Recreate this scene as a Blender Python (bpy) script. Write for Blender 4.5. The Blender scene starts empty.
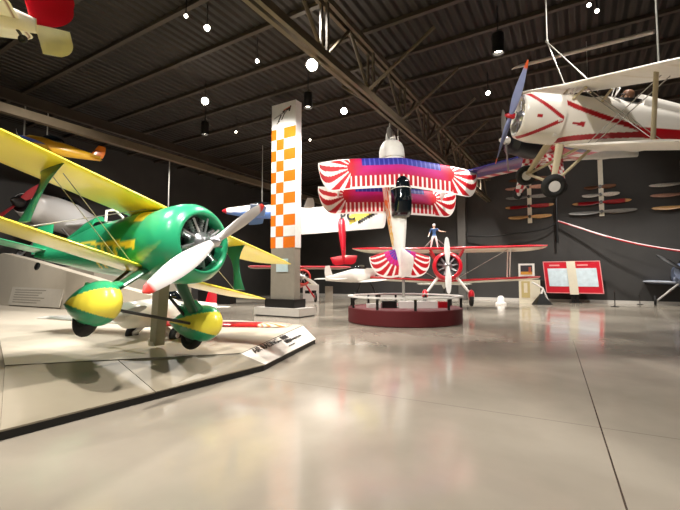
import bpy, math, random
from mathutils import Vector, Matrix
random.seed(7)
C = bpy.context.scene.collection
SC = bpy.context.scene
PI = math.pi
SC.view_settings.view_transform = 'Standard'
SC.view_settings.look = 'None'
SC.view_settings.gamma = 1.0
SC.view_settings.use_curve_mapping = False
SC.view_settings.exposure = 0.0
sin, cos = math.sin, math.cos

# ------------------------------------------------------------------ camera
H = 1.55
F = 400.0
TH = math.atan(23/400.0)
cam = bpy.data.cameras.new('camera')
cam.sensor_width = 36.0
cam.lens = F/680*36.0
cam.clip_end = 200
co = bpy.data.objects.new('camera', cam)
C.objects.link(co)
co.location = (0, 0, H)
co.rotation_euler = (PI/2+TH, 0, 0)
SC.camera = co

def ray(px, py):
    u = px-340; v = 255-py
    return Vector((u, F*cos(TH)-v*sin(TH), F*sin(TH)+v*cos(TH)))
O = Vector((0, 0, H))
def at(px, py, Y):
    r = ray(px, py)
    return O+r*(Y/r.y)
def onz(px, py, z):
    r = ray(px, py)
    return O+r*((z-H)/r.z)
# hall axes: a runs along the trusses, b along the back wall
A1 = Vector((0.511, 0.8596, 0)); B1 = Vector((0.8596, -0.511, 0)); Z1 = Vector((0, 0, 1))
def R(a, b, z): return A1*a+B1*b+Z1*z

# ------------------------------------------------------------------ colours and materials
def lin(c):
    return tuple(((x/255)/12.92 if x/255 <= 0.04045 else ((x/255+0.055)/1.055)**2.4) for x in c)
def mat(name, rgb=None, rough=0.5, metal=0.0, coat=0.0, attr=False, noise=0.0, nscale=6.0, emit=None, estr=0.0, alpha=1.0, trans=0.0, bump=0.0):
    m = bpy.data.materials.new(name); m.use_nodes = True
    nt = m.node_tree; b = nt.nodes['Principled BSDF']
    b.inputs['Roughness'].default_value = rough
    b.inputs['Metallic'].default_value = metal
    b.inputs['Coat Weight'].default_value = coat
    b.inputs['Coat Roughness'].default_value = 0.08
    src = None
    if attr:
        a = nt.nodes.new('ShaderNodeAttribute'); a.attribute_name = 'Col'; src = a.outputs['Color']
    elif rgb is not None:
        c = nt.nodes.new('ShaderNodeRGB'); c.outputs[0].default_value = (*lin(rgb), 1); src = c.outputs[0]
    if noise > 0 and src is not None:
        tc = nt.nodes.new('ShaderNodeTexCoord'); n = nt.nodes.new('ShaderNodeTexNoise')
        n.inputs['Scale'].default_value = nscale; n.inputs['Detail'].default_value = 4
        nt.links.new(tc.outputs['Object'], n.inputs['Vector'])
        mr = nt.nodes.new('ShaderNodeMapRange')
        mr.inputs['From Min'].default_value = 0.3; mr.inputs['From Max'].default_value = 0.7
        mr.inputs['To Min'].default_value = 1-noise; mr.inputs['To Max'].default_value = 1+noise
        nt.links.new(n.outputs['Fac'], mr.inputs['Value'])
        vm = nt.nodes.new('ShaderNodeVectorMath'); vm.operation = 'SCALE'
        nt.links.new(src, vm.inputs[0]); nt.links.new(mr.outputs[0], vm.inputs['Scale'])
        src = vm.outputs[0]
        if bump > 0:
            bp = nt.nodes.new('ShaderNodeBump'); bp.inputs['Strength'].default_value = bump
            nt.links.new(n.outputs['Fac'], bp.inputs['Height']); nt.links.new(bp.outputs[0], b.inputs['Normal'])
    if src is not None: nt.links.new(src, b.inputs['Base Color'])
    if emit is not None:
        b.inputs['Emission Color'].default_value = (*lin(emit), 1); b.inputs['Emission Strength'].default_value = estr
    if trans > 0:
        b.inputs['Transmission Weight'].default_value = trans
    if alpha < 1: b.inputs['Alpha'].default_value = alpha
    return m
M = dict(
 paint=mat('gloss_paint', attr=True, rough=0.28, coat=0.35),
 satin=mat('satin_paint', attr=True, rough=0.45, noise=0.04),
 wood=mat('varnished_wood', attr=True, rough=0.35, noise=0.18, nscale=14),
 metal=mat('bare_metal', (190, 190, 192), rough=0.3, metal=0.9),
 darkmetal=mat('dark_metal', (70, 68, 66), rough=0.4, metal=0.7),
 steel=mat('grey_cable', (170, 168, 160), rough=0.45, metal=0.3),
 rubber=mat('rubber', (26, 25, 24), rough=0.7),
 black=mat('black_paint', (14, 13, 13), rough=0.4),
 white=mat('white_paint', (236, 232, 226), rough=0.35, noise=0.03),
 cream=mat('cream_paint', (226, 218, 196), rough=0.4, noise=0.03),
 red=mat('red_paint', (190, 24, 38), rough=0.3, coat=0.3),
 green=mat('green_paint', (46, 160, 110), rough=0.28, coat=0.35),
 dgreen=mat('dark_green_paint', (30, 92, 64), rough=0.3, coat=0.3),
 yellow=mat('yellow_paint', (244, 220, 60), rough=0.3, coat=0.3),
 tan=mat('tan_fabric', (196, 182, 150), rough=0.5, noise=0.05),
 glass=mat('dark_canopy_glass', (14, 20, 24), rough=0.06, coat=0.6),
 clear=mat('clear_plastic', (235, 240, 240), rough=0.05, trans=1.0),
 bulb=mat('lamp_glow', (255, 244, 225), emit=(255, 244, 225), estr=60.0),
 bulb2=mat('spot_glow', (255, 244, 225), emit=(255, 244, 225), estr=14.0),
 fixture=mat('black_fixture', (12, 11, 11), rough=0.5),
 maroon=mat('maroon_carpet', (92, 10, 20), rough=0.6, noise=0.06, nscale=30),
 stone=mat('grey_laminate', (150, 143, 130), rough=0.4, noise=0.04),
 pole=mat('grey_green_metal', (150, 146, 124), rough=0.45, noise=0.04),
 plinth=mat('white_plinth', (205, 200, 192), rough=0.4, noise=0.03),
 kick=mat('black_kickboard', (9, 7, 6), rough=0.5),
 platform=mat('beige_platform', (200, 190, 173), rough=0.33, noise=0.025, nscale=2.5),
 fascia=mat('shade_toned_fascia', (136, 126, 109), rough=0.45, noise=0.02),  # darker than the deck, shade of the steep face put into the colour
 label=mat('pale_label_board', (214, 208, 200), rough=0.5, noise=0.02),
 greyboard=mat('grey_text_board', (196, 188, 174), rough=0.5, noise=0.03),
 ink=mat('black_lettering', (22, 20, 20), rough=0.6),
 redboard=mat('red_board', (206, 26, 46), rough=0.4, noise=0.03),
 redrail=mat('pale_red_edge', (232, 150, 150), rough=0.4),
 blueprint=mat('pale_blue_print', (214, 230, 238), rough=0.4, noise=0.1, nscale=4),
 bluebody=mat('slate_blue_paint', (120, 132, 160), rough=0.3, coat=0.3),
 shirt=mat('blue_shirt', (70, 110, 160), rough=0.7),
 trim=mat('ceiling_steel', (92, 80, 62), rough=0.6, noise=0.1, nscale=3),
 joist=mat('joist_steel', (58, 49, 39), rough=0.65, noise=0.1, nscale=3),
)

# ------------------------------------------------------------------ mesh builder
class MB:
    def __init__(s): s.v = []; s.f = []; s.c = []
    def add(s, vs, fs, col=None):
        o = len(s.v)
        s.v += [Vector(p) for p in vs]
        s.f += [tuple(i+o for i in f) for f in fs]
        if col is None: col = (0.8, 0.8, 0.8)
        if callable(col): s.c += [col(p) for p in vs]
        elif len(vs) and len(col) == len(vs) and not isinstance(col[0], (int, float)): s.c += list(col)
        else: s.c += [col]*len(vs)
    def box(s, c, h, ax=None, col=None):
        c = Vector(c); X, Y, Z = ax if ax else (Vector((1,0,0)), Vector((0,1,0)), Vector((0,0,1)))
        vs = [c+X*h[0]*i+Y*h[1]*j+Z*h[2]*k for i in (-1,1) for j in (-1,1) for k in (-1,1)]
        s.add(vs, [(0,1,3,2),(4,6,7,5),(0,4,5,1),(2,3,7,6),(0,2,6,4),(1,5,7,3)], col)
    def tube(s, pts, r, n=8, col=None, caps=True, flat=1.0, fdir=None):
        pts = [Vector(p) for p in pts]
        if isinstance(r, (int, float)): r = [r]*len(pts)
        vs = []; fs = []; prev = None
        for i, p in enumerate(pts):
            d = (pts[min(i+1, len(pts)-1)]-pts[max(i-1, 0)]).normalized()
            if fdir is not None: u = Vector(fdir)
            elif prev is not None: u = prev
            else: u = Vector((0,0,1)) if abs(d.z) < 0.9 else Vector((1,0,0))
            u = (u-d*u.dot(d)).normalized(); w = d.cross(u); prev = u
            for k in range(n):
                a = 2*PI*k/n
                vs.append(p+u*cos(a)*r[i]+w*sin(a)*r[i]*flat)
        for i in range(len(pts)-1):
            for k in range(n):
                fs.append((i*n+k, i*n+(k+1)%n, (i+1)*n+(k+1)%n, (i+1)*n+k))
        if caps:
            fs.append(tuple(range(n-1, -1, -1))); fs.append(tuple((len(pts)-1)*n+k for k in range(n)))
        s.add(vs, fs, col)
    def loft(s, rings, cap=True, paint=None, closed=True):
        n = len(rings[0]); vs = [Vector(p) for r in rings for p in r]; fs = []
        for i in range(len(rings)-1):
            for k in range(n if closed else n-1):
                fs.append((i*n+k, i*n+(k+1)%n, (i+1)*n+(k+1)%n, (i+1)*n+k))
        if cap and closed:
            fs.append(tuple(range(n-1, -1, -1))); fs.append(tuple((len(rings)-1)*n+k for k in range(n)))
        s.add(vs, fs, paint)
    def lathe(s, prof, c=(0,0,0), ax=None, n=28, paint=None, cap=False):
        c = Vector(c); X, Y, Z = ax if ax else (Vector((1,0,0)), Vector((0,1,0)), Vector((0,0,1)))
        rings = [[c+X*x+(Y*cos(2*PI*k/n)+Z*sin(2*PI*k/n))*r for k in range(n)] for x, r in prof]
        s.loft(rings, cap=cap, paint=paint)
    def ball(s, c, r, n=14, m=8, col=None):
        c = Vector(c); rx, ry, rz = (r, r, r) if isinstance(r, (int, float)) else r
        rings = []
        for i in range(m+1):
            a = PI*i/m; a = min(max(a, 0.02), PI-0.02)
            rings.append([c+Vector((rx*sin(a)*cos(2*PI*k/n), ry*sin(a)*sin(2*PI*k/n), rz*cos(a))) for k in range(n)])
        s.loft(rings, paint=col)
    def prism(s, pts, d, col=None):
        pts = [Vector(p) for p in pts]; d = Vector(d); n = len(pts)
        s.add(pts+[p+d for p in pts], [tuple(range(n-1,-1,-1)), tuple(range(n, 2*n))]+[(i,(i+1)%n,n+(i+1)%n,n+i) for i in range(n)], col)
    def build(s, name, m, parent=None, smooth=40):
        me = bpy.data.meshes.new(name)
        me.from_pydata([tuple(p) for p in s.v], [], s.f)
        at_ = me.color_attributes.new('Col', 'FLOAT_COLOR', 'POINT')
        flat = []
        for c in s.c: flat += [c[0], c[1], c[2], 1.0]
        at_.data.foreach_set('color', flat)
        import bmesh
        bm = bmesh.new(); bm.from_mesh(me)
        bmesh.ops.recalc_face_normals(bm, faces=bm.faces); bm.to_mesh(me); bm.free()
        if smooth:
            me.shade_smooth(); me.set_sharp_from_angle(angle=math.radians(smooth))
        me.materials.append(M[m] if isinstance(m, str) else m)
        o = bpy.data.objects.new(name, me); C.objects.link(o)
        if parent: o.parent = parent
        return o
def tag(o, label=None, cat=None, group=None, kind=None):
    if label: o['label'] = label
    if cat: o['category'] = cat
    if group: o['group'] = group
    if kind: o['kind'] = kind
    return o
def root(name, label, cat, mtx=None, group=None):
    o = bpy.data.objects.new(name, None); o.empty_display_size = 0.2; C.objects.link(o)
    if mtx is not None: o.matrix_world = mtx
    return tag(o, label, cat, group)
def frame(P, N, L):
    N = Vector(N).normalized(); L = Vector(L); L = (L-N*N.dot(L)).normalized(); U = N.cross(L)
    m = Matrix((N, L, U)).transposed().to_4x4(); m.translation = Vector(P)
    return m
def pitch_frame(P, L, deg):
    L = Vector(L).normalized(); N = L.cross(Z1).normalized(); U = N.cross(L); p = math.radians(deg)
    return frame(P, N*cos(p)+U*sin(p), L)
def lettering(body, size, mtx, m, parent, name='lettering', depth=0.003, sx=1.0, bold=0.0):
    cu = bpy.data.curves.new(name, 'FONT'); cu.body = body; cu.size = size; cu.extrude = depth; cu.offset = bold
    t = bpy.data.objects.new(name, cu); C.objects.link(t)
    dg = bpy.context.evaluated_depsgraph_get()
    me = bpy.data.meshes.new_from_object(t.evaluated_get(dg))
    bpy.data.objects.remove(t); bpy.data.curves.remove(cu)
    me.transform(mtx @ Matrix.Diagonal((sx, 1, 1, 1)))
    me.materials.clear(); me.materials.append(M[m])
    o = bpy.data.objects.new(name, me); C.objects.link(o)
    if parent: o.parent = parent
    return o

# ------------------------------------------------------------------ aircraft pieces (x forward, y to its left, z up)
WHITE = lin((238, 235, 228)); RED = lin((196, 22, 40)); CREAM = lin((230, 222, 198)); BLUE = lin((44, 58, 150))
GREEN = lin((46, 164, 114)); YEL = lin((248, 230, 76)); GREY = lin((170, 168, 165)); BLACKC = lin((18, 17, 17)); ORANGE = lin((226, 120, 26))
SILVER = lin((206, 204, 202))
def wing(name, m, parent, S0, S1, le, chord, zf, tk=0.12, ny=24, nx=10, paint=None, vertical=False, y0=0.0, inc=0.0):
    mb = MB(); rings = []; cols = []
    for i in range(ny+1):
        y = S0+(S1-S0)*i/ny
        c = chord(y); xl = le(y); z = zf(y); ring = []
        ks = [(nx-k, 1) for k in range(nx+1)]+[(k, -1) for k in range(1, nx)]
        for k, sd in ks:
            t = 0.5*(1-cos(PI*k/nx))
            yt = 5*tk*(0.2969*math.sqrt(t)-0.126*t-0.3516*t*t+0.2843*t**3-0.1036*t**4)*c
            zz = z+sd*yt*(1.25 if sd > 0 else 0.75)-inc*c*t
            x = xl-c*t
            ring.append((x, y0+zz, y) if vertical else (x, y, zz))
            if paint: cols.append(paint(y, t, sd))
        rings.append(ring)
    mb.loft(rings, paint=cols if paint else WHITE)
    return mb.build(name, m, parent, 50)
def tip(S, c0, r=0.5, pw=2.0, mn=0.12):
    # chord with rounded tips over the last r metres
    def f(y):
        d = (S-abs(y))/r
        if d >= 1: return c0
        d = max(d, 0.0)
        return c0*max(mn, (1-(1-d)**pw)**(1/pw))
    return f
def fus(name, m, parent, st, n=24, paint=None, q=6):
    # stations: x, zc, half width, half height, exponent
    mb = MB(); rings = []; fine = []
    for i in range(len(st)-1):
        a, b = st[i], st[i+1]
        for j in range(q):
            t = j/q; fine.append([a[k]+(b[k]-a[k])*t for k in range(5)])
    fine.append(list(st[-1]))
    for x, zc, w, h, e in fine:
        ring = []
        for k in range(n):
            a = 2*PI*k/n; ca, sa = cos(a), sin(a)
            ring.append((x, w*math.copysign(abs(ca)**(2/e), ca), zc+h*math.copysign(abs(sa)**(2/e), sa)))
        rings.append(ring)
    mb.loft(rings, paint=paint or WHITE)
    return mb.build(name, m, parent, 50)
def cowl(parent, x0, x1, r, ro, paint, m='paint', zc=0.0, n=40):
    # open nose ring: x0 front lip, x1 rear
    mb = MB(); L = x0-x1
    mb.lathe([(x0-0.45*L, ro*0.98), (x0-0.18*L, ro), (x0-0.02*L, ro+0.005), (x0, ro+0.03), (x0-0.02*L, ro+0.06), (x0-0.1*L, ro+(r-ro)*0.62),
              (x0-0.22*L, r*0.97), (x0-0.4*L, r), (x0-0.7*L, r*0.99), (x1, r*0.95)], c=(0, 0, zc), n=n, paint=paint)
    return mb.build('cowling', m, parent, 60)
def radial(parent, x, r, n=9, zc=0.0, light=(200, 198, 194), dome=True):
    bk = MB(); bk.lathe([(x-0.14, 0.001), (x-0.14, r*1.02)], c=(0, 0, zc), n=32); bk.build('engine_bay', 'black', parent)
    e = MB(); e.lathe([(x-0.13, r*0.46), (x, r*0.42), (x+0.05, r*0.33), (x+0.09, r*0.16), (x+0.1, 0.01)], c=(0, 0, zc), n=24)
    en = e.build('engine', 'metal', parent, 50)
    for k in range(n):
        a = 2*PI*k/n+0.2; d = Vector((0, cos(a), sin(a)))
        cb = MB(); c0 = Vector((x-0.06, 0, zc))
        pts = [c0+d*r*t for t in (0.38, 0.45, 0.5, 0.55, 0.6, 0.65, 0.7, 0.74, 0.78, 0.82, 0.86)]
        cb.tube(pts, [0.06*r if i % 2 else 0.1*r for i in range(len(pts))], n=10)
        w = d.cross(Vector((1, 0, 0)))
        cb.tube([Vector((x+0.02, 0, zc))+d*r*0.32+w*r*0.05, Vector((x+0.03, 0, zc))+d*r*0.92+w*r*0.05], 0.02*r/0.45, n=6)
        cb.build('cylinder', 'metal', en)
    return en
def propeller(parent, x, rad, ang, cw=0.09, col=SILVER, tipc=None, tipf=0.86, m='satin', spin=0.12, spincol='white', nb=2, zc=0.0, spl=0.2, name='propeller', twist=1.0):
    mb = MB()
    for b in range(nb):
        a = ang+2*PI*b/nb; d = Vector((0, cos(a), sin(a))); w = Vector((0, -sin(a), cos(a))); X = Vector((1, 0, 0))
        rings = []; cols = []
        for i in range(25):
            t = i/24; r = rad*(0.04+0.96*t)
            c = cw*(0.55+0.75*sin(PI*min(1, t*1.02)**0.85))*(1 if t < 0.93 else max(0.25, math.sqrt(max(0, 1-((t-0.93)/0.07)**2))))
            tw = twist*(0.95-0.7*t); th = max(0.012, 0.05*(1-t))*rad/1.2
            cd = w*cos(tw)+X*sin(tw); nd = X*cos(tw)-w*sin(tw)
            ring = []
            for k in range(10):
                q = 2*PI*k/10
                ring.append(Vector((x, 0, zc))+d*r+cd*c*cos(q)+nd*th*sin(q))
                cols.append(tipc if (tipc and t > tipf) else col)
            rings.append(ring)
        mb.loft(rings, paint=cols)
    p = mb.build(name, m, parent, 60)
    h = MB()
    h.lathe([(x-0.08, spin), (x, spin), (x+spl*0.4, spin*0.85), (x+spl*0.8, spin*0.45), (x+spl, 0.005)], c=(0, 0, zc), n=20)
    h.build('spinner' if spl > 0.15 else 'hub', spincol, p)
    return p
def wheel(parent, c, r=0.25, w=0.13, hubm='white', name='wheel', axis=(0, 1, 0)):
    Y = Vector(axis); X = Vector((1, 0, 0)); Zz = Y.cross(X)
    mb = MB(); prof = []
    for k in range(13):
        a = 2*PI*k/12; prof.append((w/2*cos(a), r-w*0.55+w*0.55*sin(a)))
    mb.lathe(prof, c=c, ax=(Y, X, Zz), n=28)
    o = mb.build(name, 'rubber', parent, 60)
    h = MB(); h.lathe([(-w*0.42, 0.002), (-w*0.42, r*0.3), (-w*0.3, r*0.62), (w*0.3, r*0.62), (w*0.42, r*0.3), (w*0.42, 0.002)], c=c, ax=(Y, X, Zz), n=24)
    h.build('hub', hubm, o)
    return o
def part_tube(name, m, parent, pts, r, n=8, flat=1.0, fdir=None):
    mb = MB(); mb.tube(pts, r, n=n, flat=flat, fdir=fdir); return mb.build(name, m, parent, 60)
def cable(p0, p1, label, r=0.012, group='suspension cables'):
    mb = MB(); mid = Vector(p0)
    d = Vector(p1)-mid
    mb.tube([(0, 0, 0), d], r, n=6)
    mb.tube([d*0.985, d], r*2.2, n=6)
    o = mb.build('suspension_cable', 'steel', None); o.location = p0
    return tag(o, label, 'cable', group)
ZC = 9.3   # ceiling height
def struct(o): o['kind'] = 'structure'; return o

# ================================================================== the hall
AMIN, AMAX, BMIN, BMAX = -12.0, 29.8, -24.0, 14.0
def slab(name, p, m, d):
    mb = MB(); mb.prism(p, d); return struct(mb.build(name, m, None, 0))
def floor_mat():
    m = bpy.data.materials.new('polished_concrete'); m.use_nodes = True; nt = m.node_tree; N = nt.nodes; L = nt.links
    b = N['Principled BSDF']
    tc = N.new('ShaderNodeTexCoord')
    rot = N.new('ShaderNodeMapping'); JA = Vector((0.47, 0.8827, 0)); JB = Vector((0.8827, -0.47, 0))
    rot.inputs['Rotation'].default_value = (0, 0, -math.atan2(JA.y, JA.x))
    L.new(tc.outputs['Object'], rot.inputs['Vector'])
    n1 = N.new('ShaderNodeTexNoise'); n1.inputs['Scale'].default_value = 0.35; n1.inputs['Detail'].default_value = 6; n1.inputs['Distortion'].default_value = 0.6
    n2 = N.new('ShaderNodeTexNoise'); n2.inputs['Scale'].default_value = 3.0; n2.inputs['Detail'].default_value = 8
    for n in (n1, n2): L.new(rot.outputs[0], n.inputs['Vector'])
    r1 = N.new('ShaderNodeValToRGB'); r1.color_ramp.elements[0].position = 0.3; r1.color_ramp.elements[1].position = 0.7
    r1.color_ramp.elements[0].color = (*lin((140, 131, 118)), 1); r1.color_ramp.elements[1].color = (*lin((164, 155, 141)), 1)
    L.new(n1.outputs['Fac'], r1.inputs[0])
    mr = N.new('ShaderNodeMapRange'); mr.inputs['From Min'].default_value = 0.3; mr.inputs['From Max'].default_value = 0.7
    mr.inputs['To Min'].default_value = 0.97; mr.inputs['To Max'].default_value = 1.03
    L.new(n2.outputs['Fac'], mr.inputs['Value'])
    sc = N.new('ShaderNodeVectorMath'); sc.operation = 'SCALE'; L.new(r1.outputs[0], sc.inputs[0]); L.new(mr.outputs[0], sc.inputs['Scale'])
    # saw-cut joints along both hall axes
    sep = N.new('ShaderNodeSeparateXYZ'); L.new(rot.outputs[0], sep.inputs[0])
    p1 = onz(600, 425, 0); p2 = onz(400, 398, 0)
    # after the rotation x runs along the trusses, y across
    y0 = -(p1.dot(JB)); x0 = p2.dot(JA)
    def joint(sock, off, per):
        a = N.new('ShaderNodeMath'); a.operation = 'SUBTRACT'; L.new(sock, a.inputs[0]); a.inputs[1].default_value = off-per/2
        w = N.new('ShaderNodeMath'); w.operation = 'FLOORED_MODULO'; L.new(a.outputs[0], w.inputs[0]); w.inputs[1].default_value = per
        d = N.new('ShaderNodeMath'); d.operation = 'SUBTRACT'; L.new(w.outputs[0], d.inputs[0]); d.inputs[1].default_value = per/2
        e = N.new('ShaderNodeMath'); e.operation = 'ABSOLUTE'; L.new(d.outputs[0], e.inputs[0])
        g = N.new('ShaderNodeMath'); g.operation = 'LESS_THAN'; L.new(e.outputs[0], g.inputs[0]); g.inputs[1].default_value = 0.007
        return g.outputs[0]
    j1 = joint(sep.outputs['Y'], y0, 6.0); j2 = joint(sep.outputs['X'], x0, 6.0)
    h2 = N.new('ShaderNodeMath'); h2.operation = 'MULTIPLY'; L.new(j2, h2.inputs[0]); h2.inputs[1].default_value = 0.45
    mx = N.new('ShaderNodeMath'); mx.operation = 'MAXIMUM'; L.new(j1, mx.inputs[0]); L.new(h2.outputs[0], mx.inputs[1])
    mix = N.new('ShaderNodeMix'); mix.data_type = 'RGBA'
    L.new(mx.outputs[0], mix.inputs['Factor']); L.new(sc.outputs[0], mix.inputs['A']); mix.inputs['B'].default_value = (*lin((70, 58, 50)), 1)
    L.new(mix.outputs['Result'], b.inputs['Base Color'])
    rr = N.new('ShaderNodeMapRange'); rr.inputs['From Min'].default_value = 0.3; rr.inputs['From Max'].default_value = 0.7
    rr.inputs['To Min'].default_value = 0.09; rr.inputs['To Max'].default_value = 0.19
    L.new(n1.outputs['Fac'], rr.inputs['Value']); L.new(rr.outputs[0], b.inputs['Roughness'])
    b.inputs['Specular IOR Level'].default_value = 0.6
    bp = N.new('ShaderNodeBump'); bp.inputs['Strength'].default_value = 0.006; bp.inputs['Distance'].default_value = 0.05
    L.new(n1.outputs['Fac'], bp.inputs['Height']); L.new(bp.outputs[0], b.inputs['Normal'])
    return m
def deck_mat():
    m = mat('corrugated_deck', (36, 29, 22), rough=0.8, noise=0.25, nscale=0.6)
    nt = m.node_tree; N = nt.nodes; L = nt.links; b = N['Principled BSDF']
    tc = N.new('ShaderNodeTexCoord'); mp = N.new('ShaderNodeMapping'); mp.inputs['Rotation'].default_value = (0, 0, -math.atan2(0.8596, 0.511))
    L.new(tc.outputs['Object'], mp.inputs['Vector'])
    w = N.new('ShaderNodeTexWave'); w.bands_direction = 'Y'; w.inputs['Scale'].default_value = 1.05
    L.new(mp.outputs[0], w.inputs['Vector'])
    bp = N.new('ShaderNodeBump'); bp.inputs['Strength'].default_value = 1.0; bp.inputs['Distance'].default_value = 0.12
    L.new(w.outputs['Fac'], bp.inputs['Height']); L.new(bp.outputs[0], b.inputs['Normal'])
    return m
wallm = mat('charcoal_wall', (58, 56, 54), rough=0.75, noise=0.12, nscale=0.8)
slab('floor', [R(AMIN, BMIN, 0), R(AMAX, BMIN, 0), R(AMAX, BMAX, 0), R(AMIN, BMAX, 0)], floor_mat(), (0, 0, -0.2))
slab('ceiling', [R(AMIN, BMIN, ZC), R(AMAX, BMIN, ZC), R(AMAX, BMAX, ZC), R(AMIN, BMAX, ZC)], deck_mat(), (0, 0, 0.2))
def wallbox(name, a0, b0, a1, b1, d):
    slab(name, [R(a0, b0, 0), R(a1, b1, 0), R(a1, b1, ZC), R(a0, b0, ZC)], wallm, d)
wallbox('wall_back', AMAX, BMIN, AMAX, BMAX, A1*0.3)
wallbox('wall_left', AMIN, BMIN, AMAX, BMIN, B1*-0.3)
wallbox('wall_right', AMIN, BMAX, AMAX, BMAX, B1*0.3)
wallbox('wall_front', AMIN, BMIN, AMIN, BMAX, A1*-0.3)
tn = [0]
def trim(mb, m, smooth=0):
    tn[0] += 1; return struct(mb.build('trim_%d' % tn[0], m, None, smooth))
AX = (A1, B1, Z1)
# pale skirting along the back wall, a steel column, curtain rail beam along the left wall
mb = MB(); mb.box(R(AMAX-0.06, (BMIN+BMAX)/2, 0.09), (0.04, (BMAX-BMIN)/2-0.35, 0.09), AX); o = struct(mb.build('baseboard_back', 'plinth', None, 0))
mb = MB(); mb.box(R(AMAX-0.35, -7.15, ZC/2), (0.25, 0.28, ZC/2-0.02), AX); trim(mb, mat('grey_column', (92, 89, 85), rough=0.6, noise=0.05))
mb = MB(); mb.box(R(9, -17.45, 7.6), (20.2, 0.13, 0.16), AX); trim(mb, 'trim')
mb = MB(); mb.box(R(9, -18.4, 8.5), (20.2, 0.1, 0.2), AX); trim(mb, 'joist')
# roof joists, across the hall
a = -9.0
while a < AMAX-0.5:
    mb = MB()
    mb.box(R(a, (BMIN+BMAX)/2, ZC-0.07), (0.07, (BMAX-BMIN)/2-0.05, 0.06), AX)
    trim(mb, 'joist'); a += 1.8
# the roof trusses, along the hall
def truss(b, z0=7.0):
    mb = MB(); a0, a1 = -8.0, AMAX-0.4
    for s in (-0.1, 0.1):
        mb.box(R((a0+a1)/2, b+s, z0), ((a1-a0)/2, 0.055, 0.1), AX)
        mb.box(R((a0+a1)/2, b+s, ZC-0.8), ((a1-a0)/2, 0.05, 0.09), AX)
    x = a0+0.5; i = 0
    while x < a1-1.6:
        for s in (-0.09, 0.09):
            mb.box(R(x, b+s, (z0+ZC-0.8)/2), (0.045, 0.03, (ZC-0.8-z0)/2), AX)
        mb.tube([R(x, b, z0), R(x+1.3, b, ZC-0.85)], 0.05, n=6); mb.tube([R(x+1.3, b, ZC-0.85), R(x+2.6, b, z0)], 0.05, n=6)
        x += 2.6; i += 1
    trim(mb, 'trim')
truss(-5.27)
# sway braces from the truss chord up to the joists
for a_, s in ((10.3, 1), (12.9, 1), (15.5, 1), (18.1, 1), (12.0, -1)):
    mb = MB(); mb.tube([R(a_, -5.27, 7.0), R(a_+0.4, -5.27+s*2.0, ZC-0.7)], 0.055, n=6); trim(mb, 'trim')
# chord slung under the joists, its pale colour standing in for light on it
p = at(555, 57, 13.0); q = at(598, 46, 11.8)
d = (q-p).normalized()
mb = MB(); mb.tube([p-d*2.5, q+d*1.5], 0.06, n=10); trim(mb, mat('lit_pale_chord', (190, 184, 170), rough=0.5, noise=0.1))

# ------------------------------------------------------------------ lamps
def aim_light(p, tgt, power, size=70, blend=0.6, rad=0.12, col=(1.0, 0.955, 0.89)):
    l = bpy.data.lights.new('fill_spot', 'SPOT'); l.energy = power; l.spot_size = math.radians(size); l.spot_blend = blend; l.shadow_soft_size = rad; l.color = col
    o = bpy.data.objects.new('fill_spot', l); C.objects.link(o); o.location = p
    o.rotation_euler = (Vector(tgt)-Vector(p)).to_track_quat('-Z', 'Y').to_euler()
    return o
def spot_fixture(p, tgt, label, group, rr=0.13, glow='bulb'):
    p = Vector(p); d = (Vector(tgt)-p).normalized()
    r = root('spotlight', label, 'ceiling light', Matrix.Translation(p), group)
    mb = MB(); X = d; Y = X.orthogonal().normalized(); Zz = X.cross(Y)
    mb.lathe([(-0.42, 0.02), (-0.42, rr*0.8), (-0.3, rr), (-0.02, rr*1.05), (-0.02, rr*0.9), (-0.1, rr*0.85), (-0.1, 0.01)], ax=(X, Y, Zz), n=20)
    mb.build('housing', 'fixture', r)
    mb = MB(); mb.tube([-X*0.3+Zz*0, (-X.x*0.3, -X.y*0.3, ZC-0.02-p.z)], 0.018, n=6); mb.build('stem', 'fixture', r)
    mb = MB(); mb.ball(-X*0.035, rr*0.85, n=16, m=10); mb.build('bulb', glow, r)
    return r
ey = Vector((0, 0, H))
vis = [((312, 65), 0.2, 'brightest ceiling spotlight, left of the slanting roof truss above the chequered pylon'),
       ((205, 101), 0.15, 'glowing ceiling spotlight over the green biplane cowling'),
       ((207, 28), 0.085, 'glowing ceiling spotlight at the top, near the corrugated roof deck left of the truss'),
       ((344, 111), 0.14, 'glowing spotlight just right of the chequered pylon top'),
       ((488, 93), 0.08, 'glowing spotlight between the truss and the orange-tipped propeller'),
       ((257, 61), 0.06, 'small tilted spotlight left of the brightest lamp')]
for (px, py), rr, lab in vis:
    p = onz(px, py, 8.35); spot_fixture(p, ey+(p-ey)*0.2, lab, 'glowing roof spotlights', rr)
for (px, py), lab in (((236, 132), 'faint small spotlight left of the chequered pylon'), ((186, 16), 'tiny spotlight at top left of the glowing roof lamp'),
                      ((310, 140), 'faint tiny spotlight right of the pylon, under the brighter lamp'), ((597, 11), 'tilted spotlight above the white biplane upper wing'),
                      ((589, 5), 'tiny glowing lamp beside the tilted spotlight above the white biplane')):
    p = onz(px, py, 8.4); spot_fixture(p, ey+(p-ey)*0.3, lab, 'small roof spotlights', 0.055, 'bulb2')
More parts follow.
